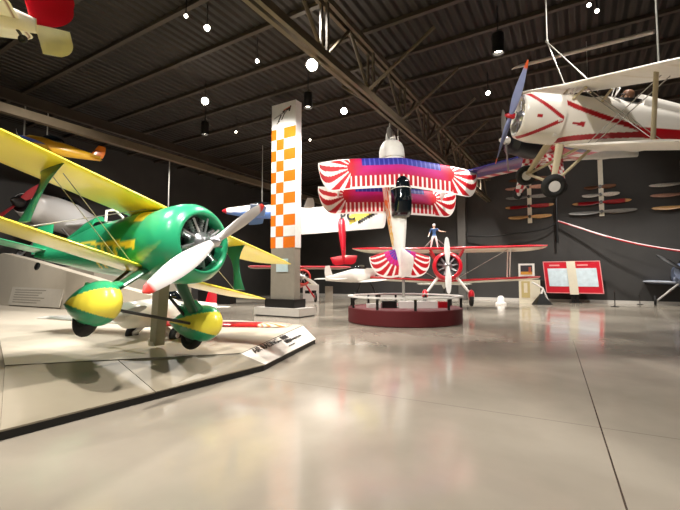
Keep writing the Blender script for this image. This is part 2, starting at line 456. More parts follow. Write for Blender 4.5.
for (px, py, z), lab in (((498, 43, 8.2), 'black can downlight left of the orange-tipped propeller'), ((308, 100, 8.2), 'black can downlight beside the chequered pylon top'),
                         ((205, 128, 8.2), 'black can downlight under the lamp above the green cowling')):
    p = onz(px, py, z); r = root('downlight', lab, 'ceiling light', Matrix.Translation(p), 'black can downlights')
    mb = MB(); ax = (Z1, Vector((1, 0, 0)), Vector((0, 1, 0)))
    mb.lathe([(-0.3, 0.14), (-0.31, 0.165), (0.25, 0.165), (0.3, 0.1), (0.3, 0.01)], ax=ax, n=24); mb.lathe([(-0.3, 0.14), (-0.2, 0.13), (-0.2, 0.01)], ax=ax, n=24); mb.build('housing', 'fixture', r)
    mb = MB(); mb.lathe([(-0.215, 0.001), (-0.215, 0.12)], ax=ax, n=20); mb.build('lens', 'bulb2', r)
    mb = MB(); mb.tube([(0, 0, 0.28), (0, 0, ZC-0.02-p.z)], 0.02, n=6); mb.build('stem', 'fixture', r)

def L_(a, b, z=8.4): return R(a, b, z)
PW = 2.6
# grid of overhead spots added to light the hall, without fixtures
for a_, b_, w in ((2, -9, 1000), (2, -3.5, 1150), (3, 3, 260), (8, -12, 900), (8, -5.8, 700), (9, 1, 350), (14, -14, 800), (14, -8.4, 900), (14, -1, 650),
                  (20, -14, 700), (20, -8, 1100), (20, -2, 950), (25.5, -12, 700), (25.5, -6, 900), (25.5, 0, 900), (-4, -5, 600), (25.5, 5, 700), (13, -19, 700), (21, -20, 600)):
    aim_light(L_(a_, b_), L_(a_, b_, 0), w*PW, 125, 0.8, 0.15)

# ================================================================== raised platform at the left
PZ = 0.40
A_ = onz(0, 442, 0); Bf = onz(265, 371, 0); Cf = onz(316, 343.5, 0)
dAB = (Bf-A_).normalized(); A0 = A_-dAB*1.2
a_ = onz(5, 365, PZ); b_ = onz(241, 353, 0.30); c_ = onz(303, 325, PZ)
w0 = onz(0, 305, PZ); w1 = onz(65, 309, PZ); w2 = onz(150, 318, PZ)
dW = (w0-w1).normalized(); w00 = w0+dW*0.6
D_ = Vector((-2.6, 10.9, PZ)); Df = Vector((-2.35, 11.1, 0))
a0 = onz(-6, 312, PZ)
plat = root('display_platform', 'large beige display platform with slanted edge under the green and yellow biplane', 'platform', Matrix.Translation((-4, 6, 0)))
off = Vector((-4, 6, 0))
def pp(*ps): return [Vector(p)-off for p in ps]
mb = MB()
back = Vector((-16, 16.8, PZ))
vs = pp(a0, a_, b_, c_, D_, w2, w1, w0, w00, Vector((-5, 7.6, PZ)), Vector((-2.2, 8.5, PZ)))
mb.add(vs, [(0,1,9),(1,2,9),(2,3,10),(2,10,9),(3,4,10),(4,5,10),(5,9,10),(5,6,9),(6,7,9),(7,8,0,9)])
mb.build('deck', 'platform', plat, 60)
KZ = Vector((0, 0, 0.11))
nAB = Vector((-dAB.y, dAB.x, 0)); dBC = (Cf-Bf).normalized(); nBC = Vector((-dBC.y, dBC.x, 0))
def facet(name, ps, m):
    mb = MB(); v = pp(*ps); n = (v[1]-v[0]).cross(v[2]-v[0]).normalized()
    mb.prism(v, -n*0.02); return mb.build(name, m, plat, 0)
dn = Vector((0, 0, -0.012))
Am = A_+dAB*1.55
am = a_.lerp(b_, 0.42)
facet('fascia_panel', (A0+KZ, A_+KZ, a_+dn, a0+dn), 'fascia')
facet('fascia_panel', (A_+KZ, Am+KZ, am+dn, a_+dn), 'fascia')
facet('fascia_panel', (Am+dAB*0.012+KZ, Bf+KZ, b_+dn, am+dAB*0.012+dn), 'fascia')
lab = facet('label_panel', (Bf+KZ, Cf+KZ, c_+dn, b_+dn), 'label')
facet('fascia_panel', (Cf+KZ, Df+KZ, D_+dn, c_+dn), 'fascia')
mb = MB()
ks = [A0, A_, Bf, Cf, Df]
for p, q in zip(ks[:-1], ks[1:]):
    d = (q-p).normalized(); n = Vector((-d.y, d.x, 0))
    mb.prism(pp(p+n*0.03, q+n*0.03, q+n*0.03+KZ, p+n*0.03+KZ), n*0.05)
mb.build('kickboard', 'kick', plat, 0)
# lettering on the slanted label panel
ex = (c_-b_).normalized(); 
def onlab(u, v):  # u along, v up the slope, 0..1
    lo = (Bf+KZ).lerp(Cf+KZ, u); hi = (b_+dn).lerp(c_+dn, u); return lo.lerp(hi, v)
exl = (onlab(0.9, .5)-onlab(0.1, .5)).normalized(); eyl = (onlab(.5, .9)-onlab(.5, .1)); eyl = (eyl-exl*eyl.dot(exl)).normalized(); ezl = exl.cross(eyl)
def labm(u, v, lift=0.006):
    m = Matrix((exl, eyl, ezl)).transposed().to_4x4(); m.translation = onlab(u, v)-off+ezl*lift; return m
lettering('AIR RACING', 0.165, labm(0.09, 0.7), 'ink', plat, sx=1.2)
mb = MB()
def bar(u0, u1, v, h):
    p = onlab(u0, v)-off; q = onlab(u1, v)-off
    mb.prism([p+ezl*0.004, q+ezl*0.004, q+ezl*0.004+eyl*h, p+ezl*0.004+eyl*h], ezl*0.004)
bar(0.43, 0.49, 0.72, 0.025)
random.seed(3)
def word(u0, u1, v, h):
    u = u0
    while u < u1:
        w = random.uniform(0.008, 0.014); bar(u, u+w, v, h*random.uniform(.8, 1)); u += w+0.008
word(0.51, 0.62, 0.72, 0.12); word(0.5, 0.58, 0.46, 0.11); bar(0.5, 0.62, 0.6, 0.02); word(0.6, 0.8, 0.5, 0.05); bar(0.48, 0.6, 0.28, 0.018)
mb.build('blurred_lettering', 'ink', plat, 0)

# curved backdrop wall behind the platform, with grey text board
bw = root('divider_screen', 'low pale backdrop wall sloping down behind the green biplane', 'display wall', Matrix.Translation(w1))
mb = MB(); bn = Vector((0.55, 0.83, 0)).normalized()*0.35
tops = [(w00, 2.5), (w0, 2.62), (w0.lerp(w1, 0.5), 2.25), (w1, 1.82), (w1.lerp(w2, 0.35), 1.55), (w1.lerp(w2, 0.7), 1.25), (w2, 1.05)]
for (p, z), (q, z2) in zip(tops[:-1], tops[1:]):
    P0 = p-w1; Q0 = q-w1
    mb.prism([P0, Q0, Q0+Vector((0, 0, z2-PZ)), P0+Vector((0, 0, z-PZ))], bn)
mb.build('screen_panel', 'platform', bw, 0)
tb = root('text_board', 'grey text board leaning on the pale backdrop wall left of the wheel fairing', 'sign', Matrix.Translation(onz(12, 303, PZ)))
p0 = onz(12, 304.5, PZ+0.05)-bn*0.3; p1 = onz(63, 307.5, PZ+0.05)-bn*0.3
dd = (p1-p0)
mb = MB(); o0 = tb.location; mb.prism([p0-o0, p1-o0, p1-o0+bn*0.4+Vector((0, 0, 0.72)), p0-o0+bn*0.4+Vector((0, 0, 0.78))], -bn*0.1); mb.build('board', 'greyboard', tb, 0)
mb = MB()
for i in range(6):
    t0 = 0.06+0.1*i; 
    q0 = (p0-o0).lerp(p0-o0+bn*0.4+Vector((0, 0, .75)), 0.15+0.13*i)+dd*0.08-bn*0.105; q1 = q0+dd*(0.5+0.06*(i % 3))
    mb.prism([q0, q1, q1+Vector((0, 0, .03)), q0+Vector((0, 0, .03))], -bn*0.01)
mb.build('faded_text', mat('faded_grey_text', (150, 142, 128), rough=0.5), tb, 0)
# raised deck behind it, for the silver racer
mb = MB()
rp = [Vector((-16.3, 17.9, 0)), Vector((-9.4, 15.3, 0)), Vector((-6.3, 17.0, 0)), Vector((-9, 21.5, 0)), Vector((-13.3, 22.8, 0))]
mb.prism(rp, (0, 0, 2.0)); rd = mb.build('raised_deck', 'stone', None, 0)
tag(rd, 'dark-edged raised deck behind the pale wall, carrying the silver racer', 'platform')

# ================================================================== green and yellow biplane
Yh = 5.6
gh = at(209, 242, Yh)
GL = ray(572, 394)
GM = pitch_frame(gh, GL, 2.0)
g = root('biplane', 'green and yellow radial-engined racing biplane mounted on a grey post on the beige platform', 'aeroplane', GM)
def gp(p):
    x, y, z = p
    if -1.25 < x < -0.84 and abs(y) > 0.12 and z > 0.3-0.25*(x+1.2) and z < 0.5: return YEL
    # arrow flash sweeping back from the lower wing root
    if -3.2 < x < -1.0 and abs(z+0.1+(x+1.0)*0.12) < 0.06*(1+(x+1.0)/2.2) and abs(y) > 0.1: return YEL
    if -2.2 < x < -1.4 and z < 0.05 and z > -0.35 and abs(y) > .1 and ((x*1.0+z*0.8) % 0.17) < 0.07: return YEL
    return GREEN
fus('fuselage', 'paint', g, [(-0.5, 0, 0.47, 0.47, 2), (-0.8, 0.02, 0.48, 0.5, 2.1), (-1.3, 0.05, 0.42, 0.55, 2.3), (-2.0, 0.06, 0.36, 0.48, 2.3), (-2.7, 0.1, 0.3, 0.42, 2.2),
    (-3.6, 0.1, 0.19, 0.26, 2), (-4.5, 0.12, 0.08, 0.13, 2), (-4.9, 0.13, 0.03, 0.06, 2)], n=96, paint=gp, q=22)
cowl(g, -0.08, -0.84, 0.58, 0.40, lambda p: GREEN, n=48)
radial(g, -0.16, 0.4, 9)
propeller(g, 0.1, 1.27, math.radians(46), 0.105, lin((214, 208, 204)), lin((222, 62, 52)), 0.9, spin=0.09, spincol='metal', spl=0.12)
Yw = lambda y, t, s: YEL if not (t > 0.86 and abs(y) > 0.8) else lin((240, 212, 56))
wing('upper_wing', 'paint', g, -3.1, 3.1, lambda y: -0.86-0.05*max(0, abs(y)-2.4)**2, tip(3.1, 0.98, 0.8, 2), lambda y: 0.56+0.01*abs(y), 0.1, 40, 12, Yw)
wing('lower_wing', 'paint', g, -2.35, 2.35, lambda y: -0.82, tip(2.35, 0.64, 0.5, 2), lambda y: -0.42+0.035*abs(y), 0.1, 36, 12, Yw)
for s in (-1, 1):
    mb = MB(); y1, y2 = 1.62*s, 1.78*s
    rings = []
    for i in range(13):
        t = i/12; z = 0.54*(1-t)+(-0.27)*t; y = y1*(1-t)+y2*t; xc = -1.18*(1-t)-1.02*t
        w = 0.085+(0.2 if t < 0.5 else 0.07)*abs(2*t-1)**2.2
        rings.append([(xc+w*cos(q), y+0.022*sin(q), z+0.02*cos(q)*(0.5-t)) for q in [2*PI*k/12 for k in range(12)]])
    mb.loft(rings); mb.build('interplane_strut', 'dgreen', g, 60)
    # wires
    for x_ in (-1.1, -1.35):
        part_tube('bracing_wire', 'steel', g, [(x_, 0.36*s, -0.34), (x_-0.05, 1.5*s, 0.52)], 0.006, 6)
    part_tube('bracing_wire', 'steel', g, [(-1.15, 0.3*s, 0.52), (-1.05, 1.72*s, -0.3)], 0.006, 6)
    # gear leg and spatted wheel
    part_tube('gear_leg', 'dgreen', g, [(-0.85, 0.25*s, -0.4), (-0.88, 0.84*s, -1.0)], [0.14, 0.1], 14, 0.35, (1, 0, 0))
    part_tube('gear_brace', 'darkmetal', g, [(-1.35, 0.22*s, -0.42), (-1.05, 0.8*s, -1.0)], 0.025, 8)
    yc = 0.85*s; xc = -0.86; zc = -1.04
    def pantp(p, xc=xc, yc=yc, zc=zc):
        u = (p.x-(xc-0.72))/1.2  # 0 tail .. 1 nose
        k = 0.22*max(0, u)**1.25
        if abs(p.z-zc-0.01) < k*0.9 or u > 0.975: return YEL
        return GREEN
    rings = []; n = 96
    for i in range(81):
        u = i/80; xx = xc-0.72+1.2*u
        rr = 0.3*(math.sin(PI*min(1, u*0.74+0.0))**0.9 if u < 0.68 else math.sqrt(max(0.002, 1-((u-0.68)/0.32)**2)))
        rr = max(rr, 0.012)
        rings.append([(xx, yc+rr*0.62*cos(2*PI*k/n), zc+0.0+rr*sin(2*PI*k/n)*(1.0 if sin(2*PI*k/n) > 0 else 0.92)) for k in range(n)])
    mb = MB(); mb.loft(rings, paint=pantp); mb.build('wheel_fairing', 'paint', g, 60)
    wheel(g, (xc-0.1, yc, zc-0.17), 0.245, 0.13, 'darkmetal')
    part_tube('fillet', 'green', g, [(-0.86, 0.6*s, -0.72), (-0.9, 0.8*s, -0.85), (-0.98, 0.84*s, -0.95)], [0.14, 0.27, 0.4], 16, 0.3, (1, 0, 0))
part_tube('axle', 'darkmetal', g, [(-0.86, -0.8, -1.06), (-0.86, 0.8, -1.06)], 0.022, 8)
# cockpit, headrest, tail
mb = MB(); mb.loft([[(-2.65+0.3*cos(a), 0.19*sin(a), 0.46) for a in [2*PI*k/20 for k in range(20)]], [(-2.65+0.27*cos(a), 0.17*sin(a), 0.53) for a in [2*PI*k/20 for k in range(20)]]]); mb.build('cockpit_opening', 'black', g, 50)
mb = MB(); mb.tube([(-2.4, -0.17, 0.5), (-2.5, -0.15, 0.72), (-2.52, 0, 0.8), (-2.5, 0.15, 0.72), (-2.4, 0.17, 0.5)], 0.022, 8); mb.build('windshield', 'white', g, 60)
fus('headrest', 'paint', g, [(-2.9, 0.56, 0.12, 0.17, 2), (-3.2, 0.5, 0.12, 0.15, 2), (-4.0, 0.28, 0.02, 0.05, 2)], 14, lambda p: GREEN)
wing('fin', 'paint', g, 0.15, 0.75, lambda y: -4.35-0.35*max(0, y-0.15), lambda y: 0.75-0.35*max(0, y-0.3)**1.5, lambda y: 0.0, 0.08, 12, 8, lambda y, t, s: GREEN, vertical=True)
wing('tailplane', 'paint', g, -1.05, 1.05, lambda y: -4.3-0.15*abs(y), tip(1.05, 0.62, 0.5, 2), lambda y: 0.16, 0.07, 20, 8, lambda y, t, s: GREEN)
wheel(g, (-4.7, 0, -0.12), 0.08, 0.05, 'darkmetal', 'tail_wheel')
part_tube('exhaust_pipe', 'darkmetal', g, [(-0.75, 0.3, -0.42), (-1.1, 0.33, -0.44)], 0.045, 10)
# the post carrying it
q = onz(157, 345, PZ); top = (GM @ Vector((-0.85, 0.0, -0.46))); pt = Vector((q.x, q.y, PZ))
po = root('support_post', 'square grey-green steel post holding up the green biplane', 'post', Matrix.Translation(pt))
pole_m = MB(); axp = (Vector((0.83, -0.55, 0)), Vector((0.55, 0.83, 0)), Z1)
hh = top.z-PZ+0.05
dxy = Vector((top.x-pt.x, top.y-pt.y, 0))
mbp = MB(); mbp.prism([axp[0]*i*0.085+axp[1]*j*0.085 for i, j in ((-1,-1),(1,-1),(1,1),(-1,1))], dxy+Vector((0, 0, hh))); mbp.build('column', 'pole', po, 0)
mbp = MB(); mbp.box(Vector((0, 0, 0.06))-axp[1]*0.1, (0.07, 0.02, 0.06), axp); mbp.build('base_plate', 'white', po, 0)

# ================================================================== small red and white racer low on the platform
def mono(name, label, mtx, fu, fpaint, wx, wz, S, chord, wpaint, dih=0.0, fin=None, stab=None, nose=None, prop=None, gear=None, canopy=None, fuspaint='paint', wr=0.5, tk=0.12, sweep=0.0, inc=0.0):
    r = root(name, label, 'aeroplane', mtx)
    fus('fuselage', fuspaint, r, fu, 24, fpaint)
    wing('wing', 'paint', r, -S, S, lambda y: wx-sweep*abs(y), tip(S, chord, wr, 2), lambda y: wz+dih*abs(y), tk, 160, 36, wpaint, inc=inc)
    if fin:
        x, z0, z1, c0, sl, col = fin
        wing('fin', 'paint', r, z0, z1, lambda z: x-sl*(z-z0), lambda z: c0*(1-0.45*((z-z0)/(z1-z0))**2), lambda z: 0.0, 0.08, 14, 8, lambda z, t, s: col, vertical=True)
    if stab:
        x, z, Ss, c0, col = stab
        wing('tailplane', 'paint', r, -Ss, Ss, lambda y: x-0.12*abs(y), tip(Ss, c0, 0.3, 2), lambda y: z, 0.08, 16, 8, lambda y, t, s: col)
    if nose:
        kind, x, rr, col = nose
        if kind == 'radial':
            cowl(r, x, x-0.5*rr*2.4, rr, rr*0.72, lambda p: col, n=32); radial(r, x-0.1, rr*0.72, 9)
    if prop:
        propeller(r, *prop[0], **prop[1])
    if gear:
        x, yy, zt, zw, rw, legm, hubm = gear
        for s in (-1, 1):
            part_tube('gear_leg', legm, r, [(x, 0.25*s, zt), (x, yy*s, zw)], 0.05, 8); wheel(r, (x, (yy+0.06)*s, zw), rw, 0.12, hubm)
    if canopy:
        x, z, lx, ry, rz = canopy
        mb = MB(); mb.ball((x, 0, z), (lx, ry, rz), 20, 12); mb.build('canopy', 'glass', r, 60)
    return r
wc = lambda y, t, s: ((lin((236, 150, 90)) if int(math.atan2(t*0.8-0.25, abs(y)-2.2)*9+40) % 2 == 0 else WHITE) if y > 2.35 else (RED if (t < 0.3 and y > -0.2) else WHITE))
rl = Vector((1.0, -0.28, 0)).normalized()
rp_ = onz(169, 330, PZ)
mt = frame(Vector((-3.75, 7.75, 0.86)), (-0.28, -1.0, 0.03), rl)
racer = mono('racing_aeroplane', 'low white midget racer with red wing edge on the platform, behind the green biplane wheels', mt,
     [(0.6, 0, 0.12, 0.1, 2), (0.45, 0, 0.26, 0.24, 2), (-0.6, 0.02, 0.28, 0.3, 2.2), (-1.3, 0.03, 0.16, 0.2, 2), (-2.4, 0.06, 0.04, 0.08, 2)],
     lambda p: WHITE, -0.1, -0.22, 2.9, 0.8, wc, 0.02, (-1.9, 0.05, 0.5, 0.5, 0.4, RED), (-1.95, 0.06, 0.6, 0.36, WHITE), None,
     ((0.62, 0.6, 0.3, 0.05), {}), (-0.25, 0.45, -0.25, -0.41, 0.16, 'white', 'white'), (-0.85, 0.28, 0.4, 0.18, 0.16))

# ================================================================== orange and white chequered pylon
pyc = onz(278, 316.5, 0); pyc = Vector((pyc.x, pyc.y, 0))+A1*0.45
py_ = root('pylon', 'tall orange and white chequered air race pylon on a grey base', 'pylon', Matrix.Translation(pyc))
PA = (B1, A1, Z1)     # x across the front face, y back
mb = MB(); mb.box((0, 0, 0.2), (1.15, 0.6, 0.15), PA); mb.build('plinth', 'plinth', py_, 0)
mb = MB(); mb.box((0, 0, 0.025), (1.1, 0.55, 0.025), PA); mb.build('kickboard', 'kick', py_, 0)
mb = MB(); mb.box((0, 0, 0.52), (0.75, 0.4, 0.17), PA); mb.build('base', 'black', py_, 0)
mb = MB(); mb.box((0, 0, 1.74), (0.62, 0.19, 1.05), PA); mb.build('pedestal', 'stone', py_, 0)
OR = lin((232, 118, 20)); WHT = lin((240, 238, 236))
mb = MB(); zb, zt = 2.79, 8.92; rh = (zt-1.08-zb)/11
wl_, wr_ = -0.64, 0.64; cx = [wl_, wl_+0.27, wl_+0.67, wr_]
def pyv(x, y, z): return B1*x+A1*y+Z1*z
def quad(mb, p, col): mb.add(p, [(0, 1, 2, 3)], col)
rows = [(zb+i*rh, zb+(i+1)*rh) for i in range(11)]
for i, (za, zc) in enumerate(rows):
    for j in range(3):
        orange = ((10-i) % 2 == 0) == (j != 1)
        col = OR if orange else WHT
        for y in (-0.2, 0.2): quad(mb, [pyv(cx[j], y, za), pyv(cx[j+1], y, za), pyv(cx[j+1], y, zc), pyv(cx[j], y, zc)], col)
        if j == 0: quad(mb, [pyv(wl_, -0.2, za), pyv(wl_, 0.2, za), pyv(wl_, 0.2, zc), pyv(wl_, -0.2, zc)], WHT)
        if j == 2: quad(mb, [pyv(wr_, -0.2, za), pyv(wr_, 0.2, za), pyv(wr_, 0.2, zc), pyv(wr_, -0.2, zc)], WHT if orange else WHT)
z0_ = zt-1.08
for y in (-0.2, 0.2): quad(mb, [pyv(wl_, y, z0_), pyv(wr_, y, z0_), pyv(wr_, y, zt), pyv(wl_, y, zt)], WHT)
for x in (wl_, wr_): quad(mb, [pyv(x, -0.2, z0_), pyv(x, 0.2, z0_), pyv(x, 0.2, zt), pyv(x, -0.2, zt)], WHT)
quad(mb, [pyv(wl_, -0.2, zt), pyv(wr_, -0.2, zt), pyv(wr_, 0.2, zt), pyv(wl_, 0.2, zt)], WHT)
quad(mb, [pyv(wl_, -0.2, zb), pyv(wr_, -0.2, zb), pyv(wr_, 0.2, zb), pyv(wl_, 0.2, zb)], WHT)
mb.build('chequered_tower', 'satin', py_, 0)
mb = MB(); mb.box(pyv(0, -0.205, zb+rh*1.02), (0.64, 0.006, 0.012), PA); mb.build('seam', 'stone', py_, 0)
# small biplane emblem near the top
mb = MB(); ey0 = -0.206
def seg(x0, z0, x1, z1, w, col=BLACKC):
    d = Vector((x1-x0, z1-z0)); n = Vector((-d.y, d.x)).normalized()*w
    mb.prism([pyv(x0+n.x, ey0, z0+n.y+zt), pyv(x1+n.x, ey0, z1+n.y+zt), pyv(x1-n.x, ey0, z1-n.y+zt), pyv(x0-n.x, ey0, z0-n.y+zt)], A1*-0.004, col)
seg(-0.5, -0.6, 0.02, -0.42, 0.03, GREY); seg(-0.05, -0.4, 0.34, -0.3, 0.04); seg(0.0, -0.33, 0.36, -0.24, 0.022, lin((200, 90, 60)))
seg(0.3, -0.42, 0.38, -0.2, 0.035); seg(-0.28, -0.78, -0.12, -0.5, 0.03); seg(-0.1, -0.72, 0.08, -0.42, 0.022); seg(0.05, -0.45, 0.16, -0.36, 0.05, GREY); seg(-0.36, -0.86, -0.2, -0.74, 0.02)
mb.build('biplane_emblem', 'satin', py_, 0)
mb = MB(); mb.box(pyv(0.0, -0.215, 2.07), (0.3, 0.02, 0.27), PA, lin((200, 222, 226))); mb.box(pyv(0.0, -0.238, 2.19), (0.24, 0.004, 0.05), PA, lin((240, 240, 236)))
mb.build('info_sign', 'satin', py_, 0)

# ================================================================== starburst biplane standing on its tail
PYc = 14.3
pc = at(394, 185, PYc)
pm = frame(pc, (-0.05, 0.10, 0.99), (-0.955, -0.28, 0.01))
pb = root('aerobatic_biplane', 'red, white and blue starburst aerobatic biplane hung nose up above the round maroon base', 'aeroplane', pm)
PUR = lin((190, 24, 128)); DRED = lin((184, 8, 26)); NAVY = lin((40, 44, 150)); PWH = lin((244, 236, 230))
def starburst(S, cw, navy=0.26):
    def f(y, t, sd):
        u = abs(y)/S
        if u < 0.64:
            ph = (y/S*17) % 1.0
            if t > 0.93: return PWH
            if t > 0.60: return DRED if ph < 0.62 else PWH
            if t < navy and u < 0.5: return NAVY if ph < 0.7 else lin((90, 90, 190))
            if t < 0.6 and u < 0.62:
                k = min(1, max(0, (t-navy)/0.36-0.25, (u-0.42)/0.2)); return tuple(PUR[i]*(1-k)+DRED[i]*k for i in range(3))
            return DRED
        # rays fanning out to the tip
        px = (u-0.60)*S; pz = (t-0.32)*cw
        a = math.atan2(pz, px); rr = math.hypot(px, pz)
        edge = min((1-u)*S, (1-t)*cw, t*cw)
        if edge < 0.035: return PWH
        if rr < 0.22: return DRED
        ph = (a/(2*PI)*15+0.35) % 1.0
        wdt = 0.5+0.12*min(1, 0.4/rr)
        return DRED if ph < wdt else PWH
    return f
SU = 2.98
wing('upper_wing', 'satin', pb, -SU, SU, lambda y: 0.75-0.10*abs(y)-0.07*max(0, abs(y)-1.7)**2, tip(SU, 1.05, 0.55, 2.1, 0.2), lambda y: 0.72+0.01*abs(y), 0.1, 420, 60, starburst(SU, 1.05))
SLw = 2.75
wing('lower_wing', 'satin', pb, -SLw, SLw, lambda y: 0.06-0.05*abs(y), tip(SLw, 1.0, 0.55, 2.1, 0.2), lambda y: -0.42+0.03*abs(y), 0.1, 400, 60, starburst(SLw, 1.0, 0.2))
def pfp(p):
    if p.x < 0.4 and p.y > 0.1:
        k = (0.4-p.x)/2.6; v = p.z
        if abs(v-0.02+0.06*k) < 0.34*(1-k*0.6) and p.x > -2.3:
            ph = (v*9+p.x*0.8) % 1
            base = [lin((214, 40, 50)), lin((232, 110, 40)), lin((240, 190, 60))]
            q = min(1.99, k*2.2); i = int(q); w = q-i
            cc = tuple(base[i][n]*(1-w)+base[min(2, i+1)][n]*w for n in range(3))
            return cc if ph < 0.7 else WHITE
    return WHITE
fus('fuselage', 'satin', pb, [(0.95, 0, 0.42, 0.42, 2.2), (0.3, 0, 0.42, 0.46, 2.4), (-0.6, 0.02, 0.38, 0.44, 2.4), (-1.6, 0.02, 0.29, 0.36, 2.3), (-2.6, 0.0, 0.17, 0.24, 2.1), (-3.35, 0.0, 0.05, 0.1, 2)], 64, pfp, 14)
fus('cowling', 'satin', pb, [(1.62, 0, 0.3, 0.28, 2.4), (1.5, 0, 0.38, 0.36, 2.8), (1.3, 0, 0.43, 0.42, 2.8), (0.95, 0, 0.44, 0.44, 2.6)], 32)
propeller(pb, 1.78, 0.95, math.radians(62), 0.09, lin((120, 118, 116)), spin=0.19, spl=0.42)
cn = fus('canopy', 'glass', pb, [(0.3, 0.4, 0.1, 0.1, 2), (0.2, 0.45, 0.24, 0.26, 2.2), (-0.1, 0.5, 0.33, 0.34, 2.4), (-0.8, 0.5, 0.34, 0.36, 2.6), (-1.2, 0.42, 0.33, 0.28, 2.8), (-1.27, 0.38, 0.3, 0.2, 2.8)], 28)
mb = MB()
for x in (-0.35,):
    mb.tube([(x, 0.35*cos(a), 0.5+0.37*sin(a)) for a in [PI*k/14 for k in range(15)]], 0.016, 6)
mb.build('canopy_frame', 'white', cn, 60)
for s in (-1, 1):
    mb = MB(); 
    rings = [[(0.12-0.45*t+w*cos(q), s*(2.05+0.02*sin(q)), 0.7-1.05*t) for q in [2*PI*k/10 for k in range(10)]] for t, w in ((0, 0.22), (0.3, 0.12), (0.7, 0.12), (1, 0.2))]
    mb.loft(rings); mb.build('interplane_strut', 'white', pb, 60)
    part_tube('cabane_strut', 'white', pb, [(0.35, 0.3*s, 0.36), (0.25, 0.42*s, 0.7)], 0.03, 8)
    part_tube('gear_leg', 'white', pb, [(0.35, 0.3*s, -0.35), (0.45, 0.8*s, -1.0)], 0.05, 8)
    wheel(pb, (0.45, 0.85*s, -1.05), 0.2, 0.12, 'white')
def stabp(S):
    def f(y, t, sd):
        px = abs(y); pz = t*0.95
        rr = math.hypot(px, pz); a = math.atan2(pz, px)
        if t > 0.93 or px > S-0.04: return PWH
        ph = (a/(PI/2)*6.0+0.2) % 1.0
        if rr < 0.42: return NAVY if ph < 0.75 else PUR
        if rr < 0.6: return PUR if ph < .8 else DRED
        return DRED if (ph < 0.66 and rr < 1.12*S) else PWH
    return f
def stch(y):
    d = abs(y)/1.16; return max(0.12, 0.98*math.sqrt(max(0, 1-d**2.6)))
wing('tailplane', 'satin', pb, -1.16, 1.16, lambda y: -2.35-0.25*abs(y)**1.3, stch, lambda y: 0.08, 0.06, 160, 50, stabp(1.16))
wing('fin', 'satin', pb, 0.0, 1.05, lambda z: -2.2-0.55*z, lambda z: 1.2-0.62*z if z < 0.8 else max(0.15, 0.704-1.9*(z-0.8)), lambda z: 0.0, 0.1, 20, 10, lambda z, t, s: WHITE, vertical=True)
# its round base with a railed rim
bc = Vector((at(404, 278, 14.5).x, 14.5, 0)); BR = 2.02
rb = root('round_base', 'round maroon display drum with white rim rail below the upright starburst biplane', 'display base', Matrix.Translation(bc))
AZ = (Z1, Vector((1, 0, 0)), Vector((0, 1, 0)))
mb = MB(); mb.lathe([(0.0, BR-0.03), (0.03, BR), (0.50, BR), (0.52, BR-0.02), (0.52, 0.01)], ax=AZ, n=72); mb.build('drum', 'maroon', rb, 40)
mb = MB(); mb.lathe([(0.88, BR-0.16), (0.88, BR+0.02), (0.93, BR+0.02), (0.93, BR-0.16), (0.88, BR-0.16)], ax=AZ, n=72); mb.build('rim_rail', 'white', rb, 40)
for k in range(10):
    a = 2*PI*(k+0.53)/10; p = Vector((cos(a), sin(a), 0))*(BR-0.06)
    mb = MB(); mb.tube([p+Z1*0.5, p+Z1*0.9], 0.045, 8); mb.build('rail_post', 'black', rb, 60)
mb = MB(); mb.tube([(-0.1, -0.5, 0.5), (-0.1, -0.5, 1.5)], 0.05, 10); mb.tube([(-0.1, -0.5, 0.52), (-0.1, -0.5, 0.56)], [0.3, 0.28], 20); mb.build('tail_support', 'steel', rb, 60)
def block(name, label, cat, px, py, z, w, h, d, m, yaw=0.0, grp=None):
    p = onz(px, py, z); mb = MB(); c, s_ = cos(yaw), sin(yaw)
    mb.box((0, 0, h/2), (w/2, d/2, h/2), (Vector((c, s_, 0)), Vector((-s_, c, 0)), Z1)); o = mb.build(name, m, None, 0); o.location = p
    return tag(o, label, cat, grp)
def onbase(name, label, cat, x, y, w, h, d, m, yaw=0.0):
    mb = MB(); c, s_ = cos(yaw), sin(yaw); mb.box((0, 0, h/2), (w/2, d/2, h/2), (Vector((c, s_, 0)), Vector((-s_, c, 0)), Z1)); o = mb.build(name, m, None, 0); o.location = bc+Vector((x, y, 0.52)); return tag(o, label, cat)
onbase('text_plaque', 'pale low text panel lying on the maroon drum under the upright biplane', 'sign', 0.35, -0.7, 1.3, 0.24, 0.3, 'white')
onbase('equipment_box', 'small black box on the maroon drum, left of the pale text panel', 'box', -0.62, -0.6, 0.5, 0.24, 0.3, 'black')
onbase('toolbox', 'small white crate at the left of the maroon drum top beside the black box', 'box', -1.15, -0.55, 0.45, 0.14, 0.25, 'white', 0.3)
onbase('red_crate', 'small red box at right on the maroon drum top', 'box', 1.25, -0.4, 0.35, 0.2, 0.25, 'red', 0.2)
for sx_, dx, lb in ((0.9, -0.11, 'suspension cable left of the upright biplane spinner'), (0.9, 0.22, 'suspension cable right of the upright biplane spinner')):
    p = pm @ Vector((1.3, -dx, 0.1)); pt_ = at(388 if dx < 0 else 400, 112, p.y); cable(Vector((p.x, p.y, 7.2)), p, lb, 0.02)

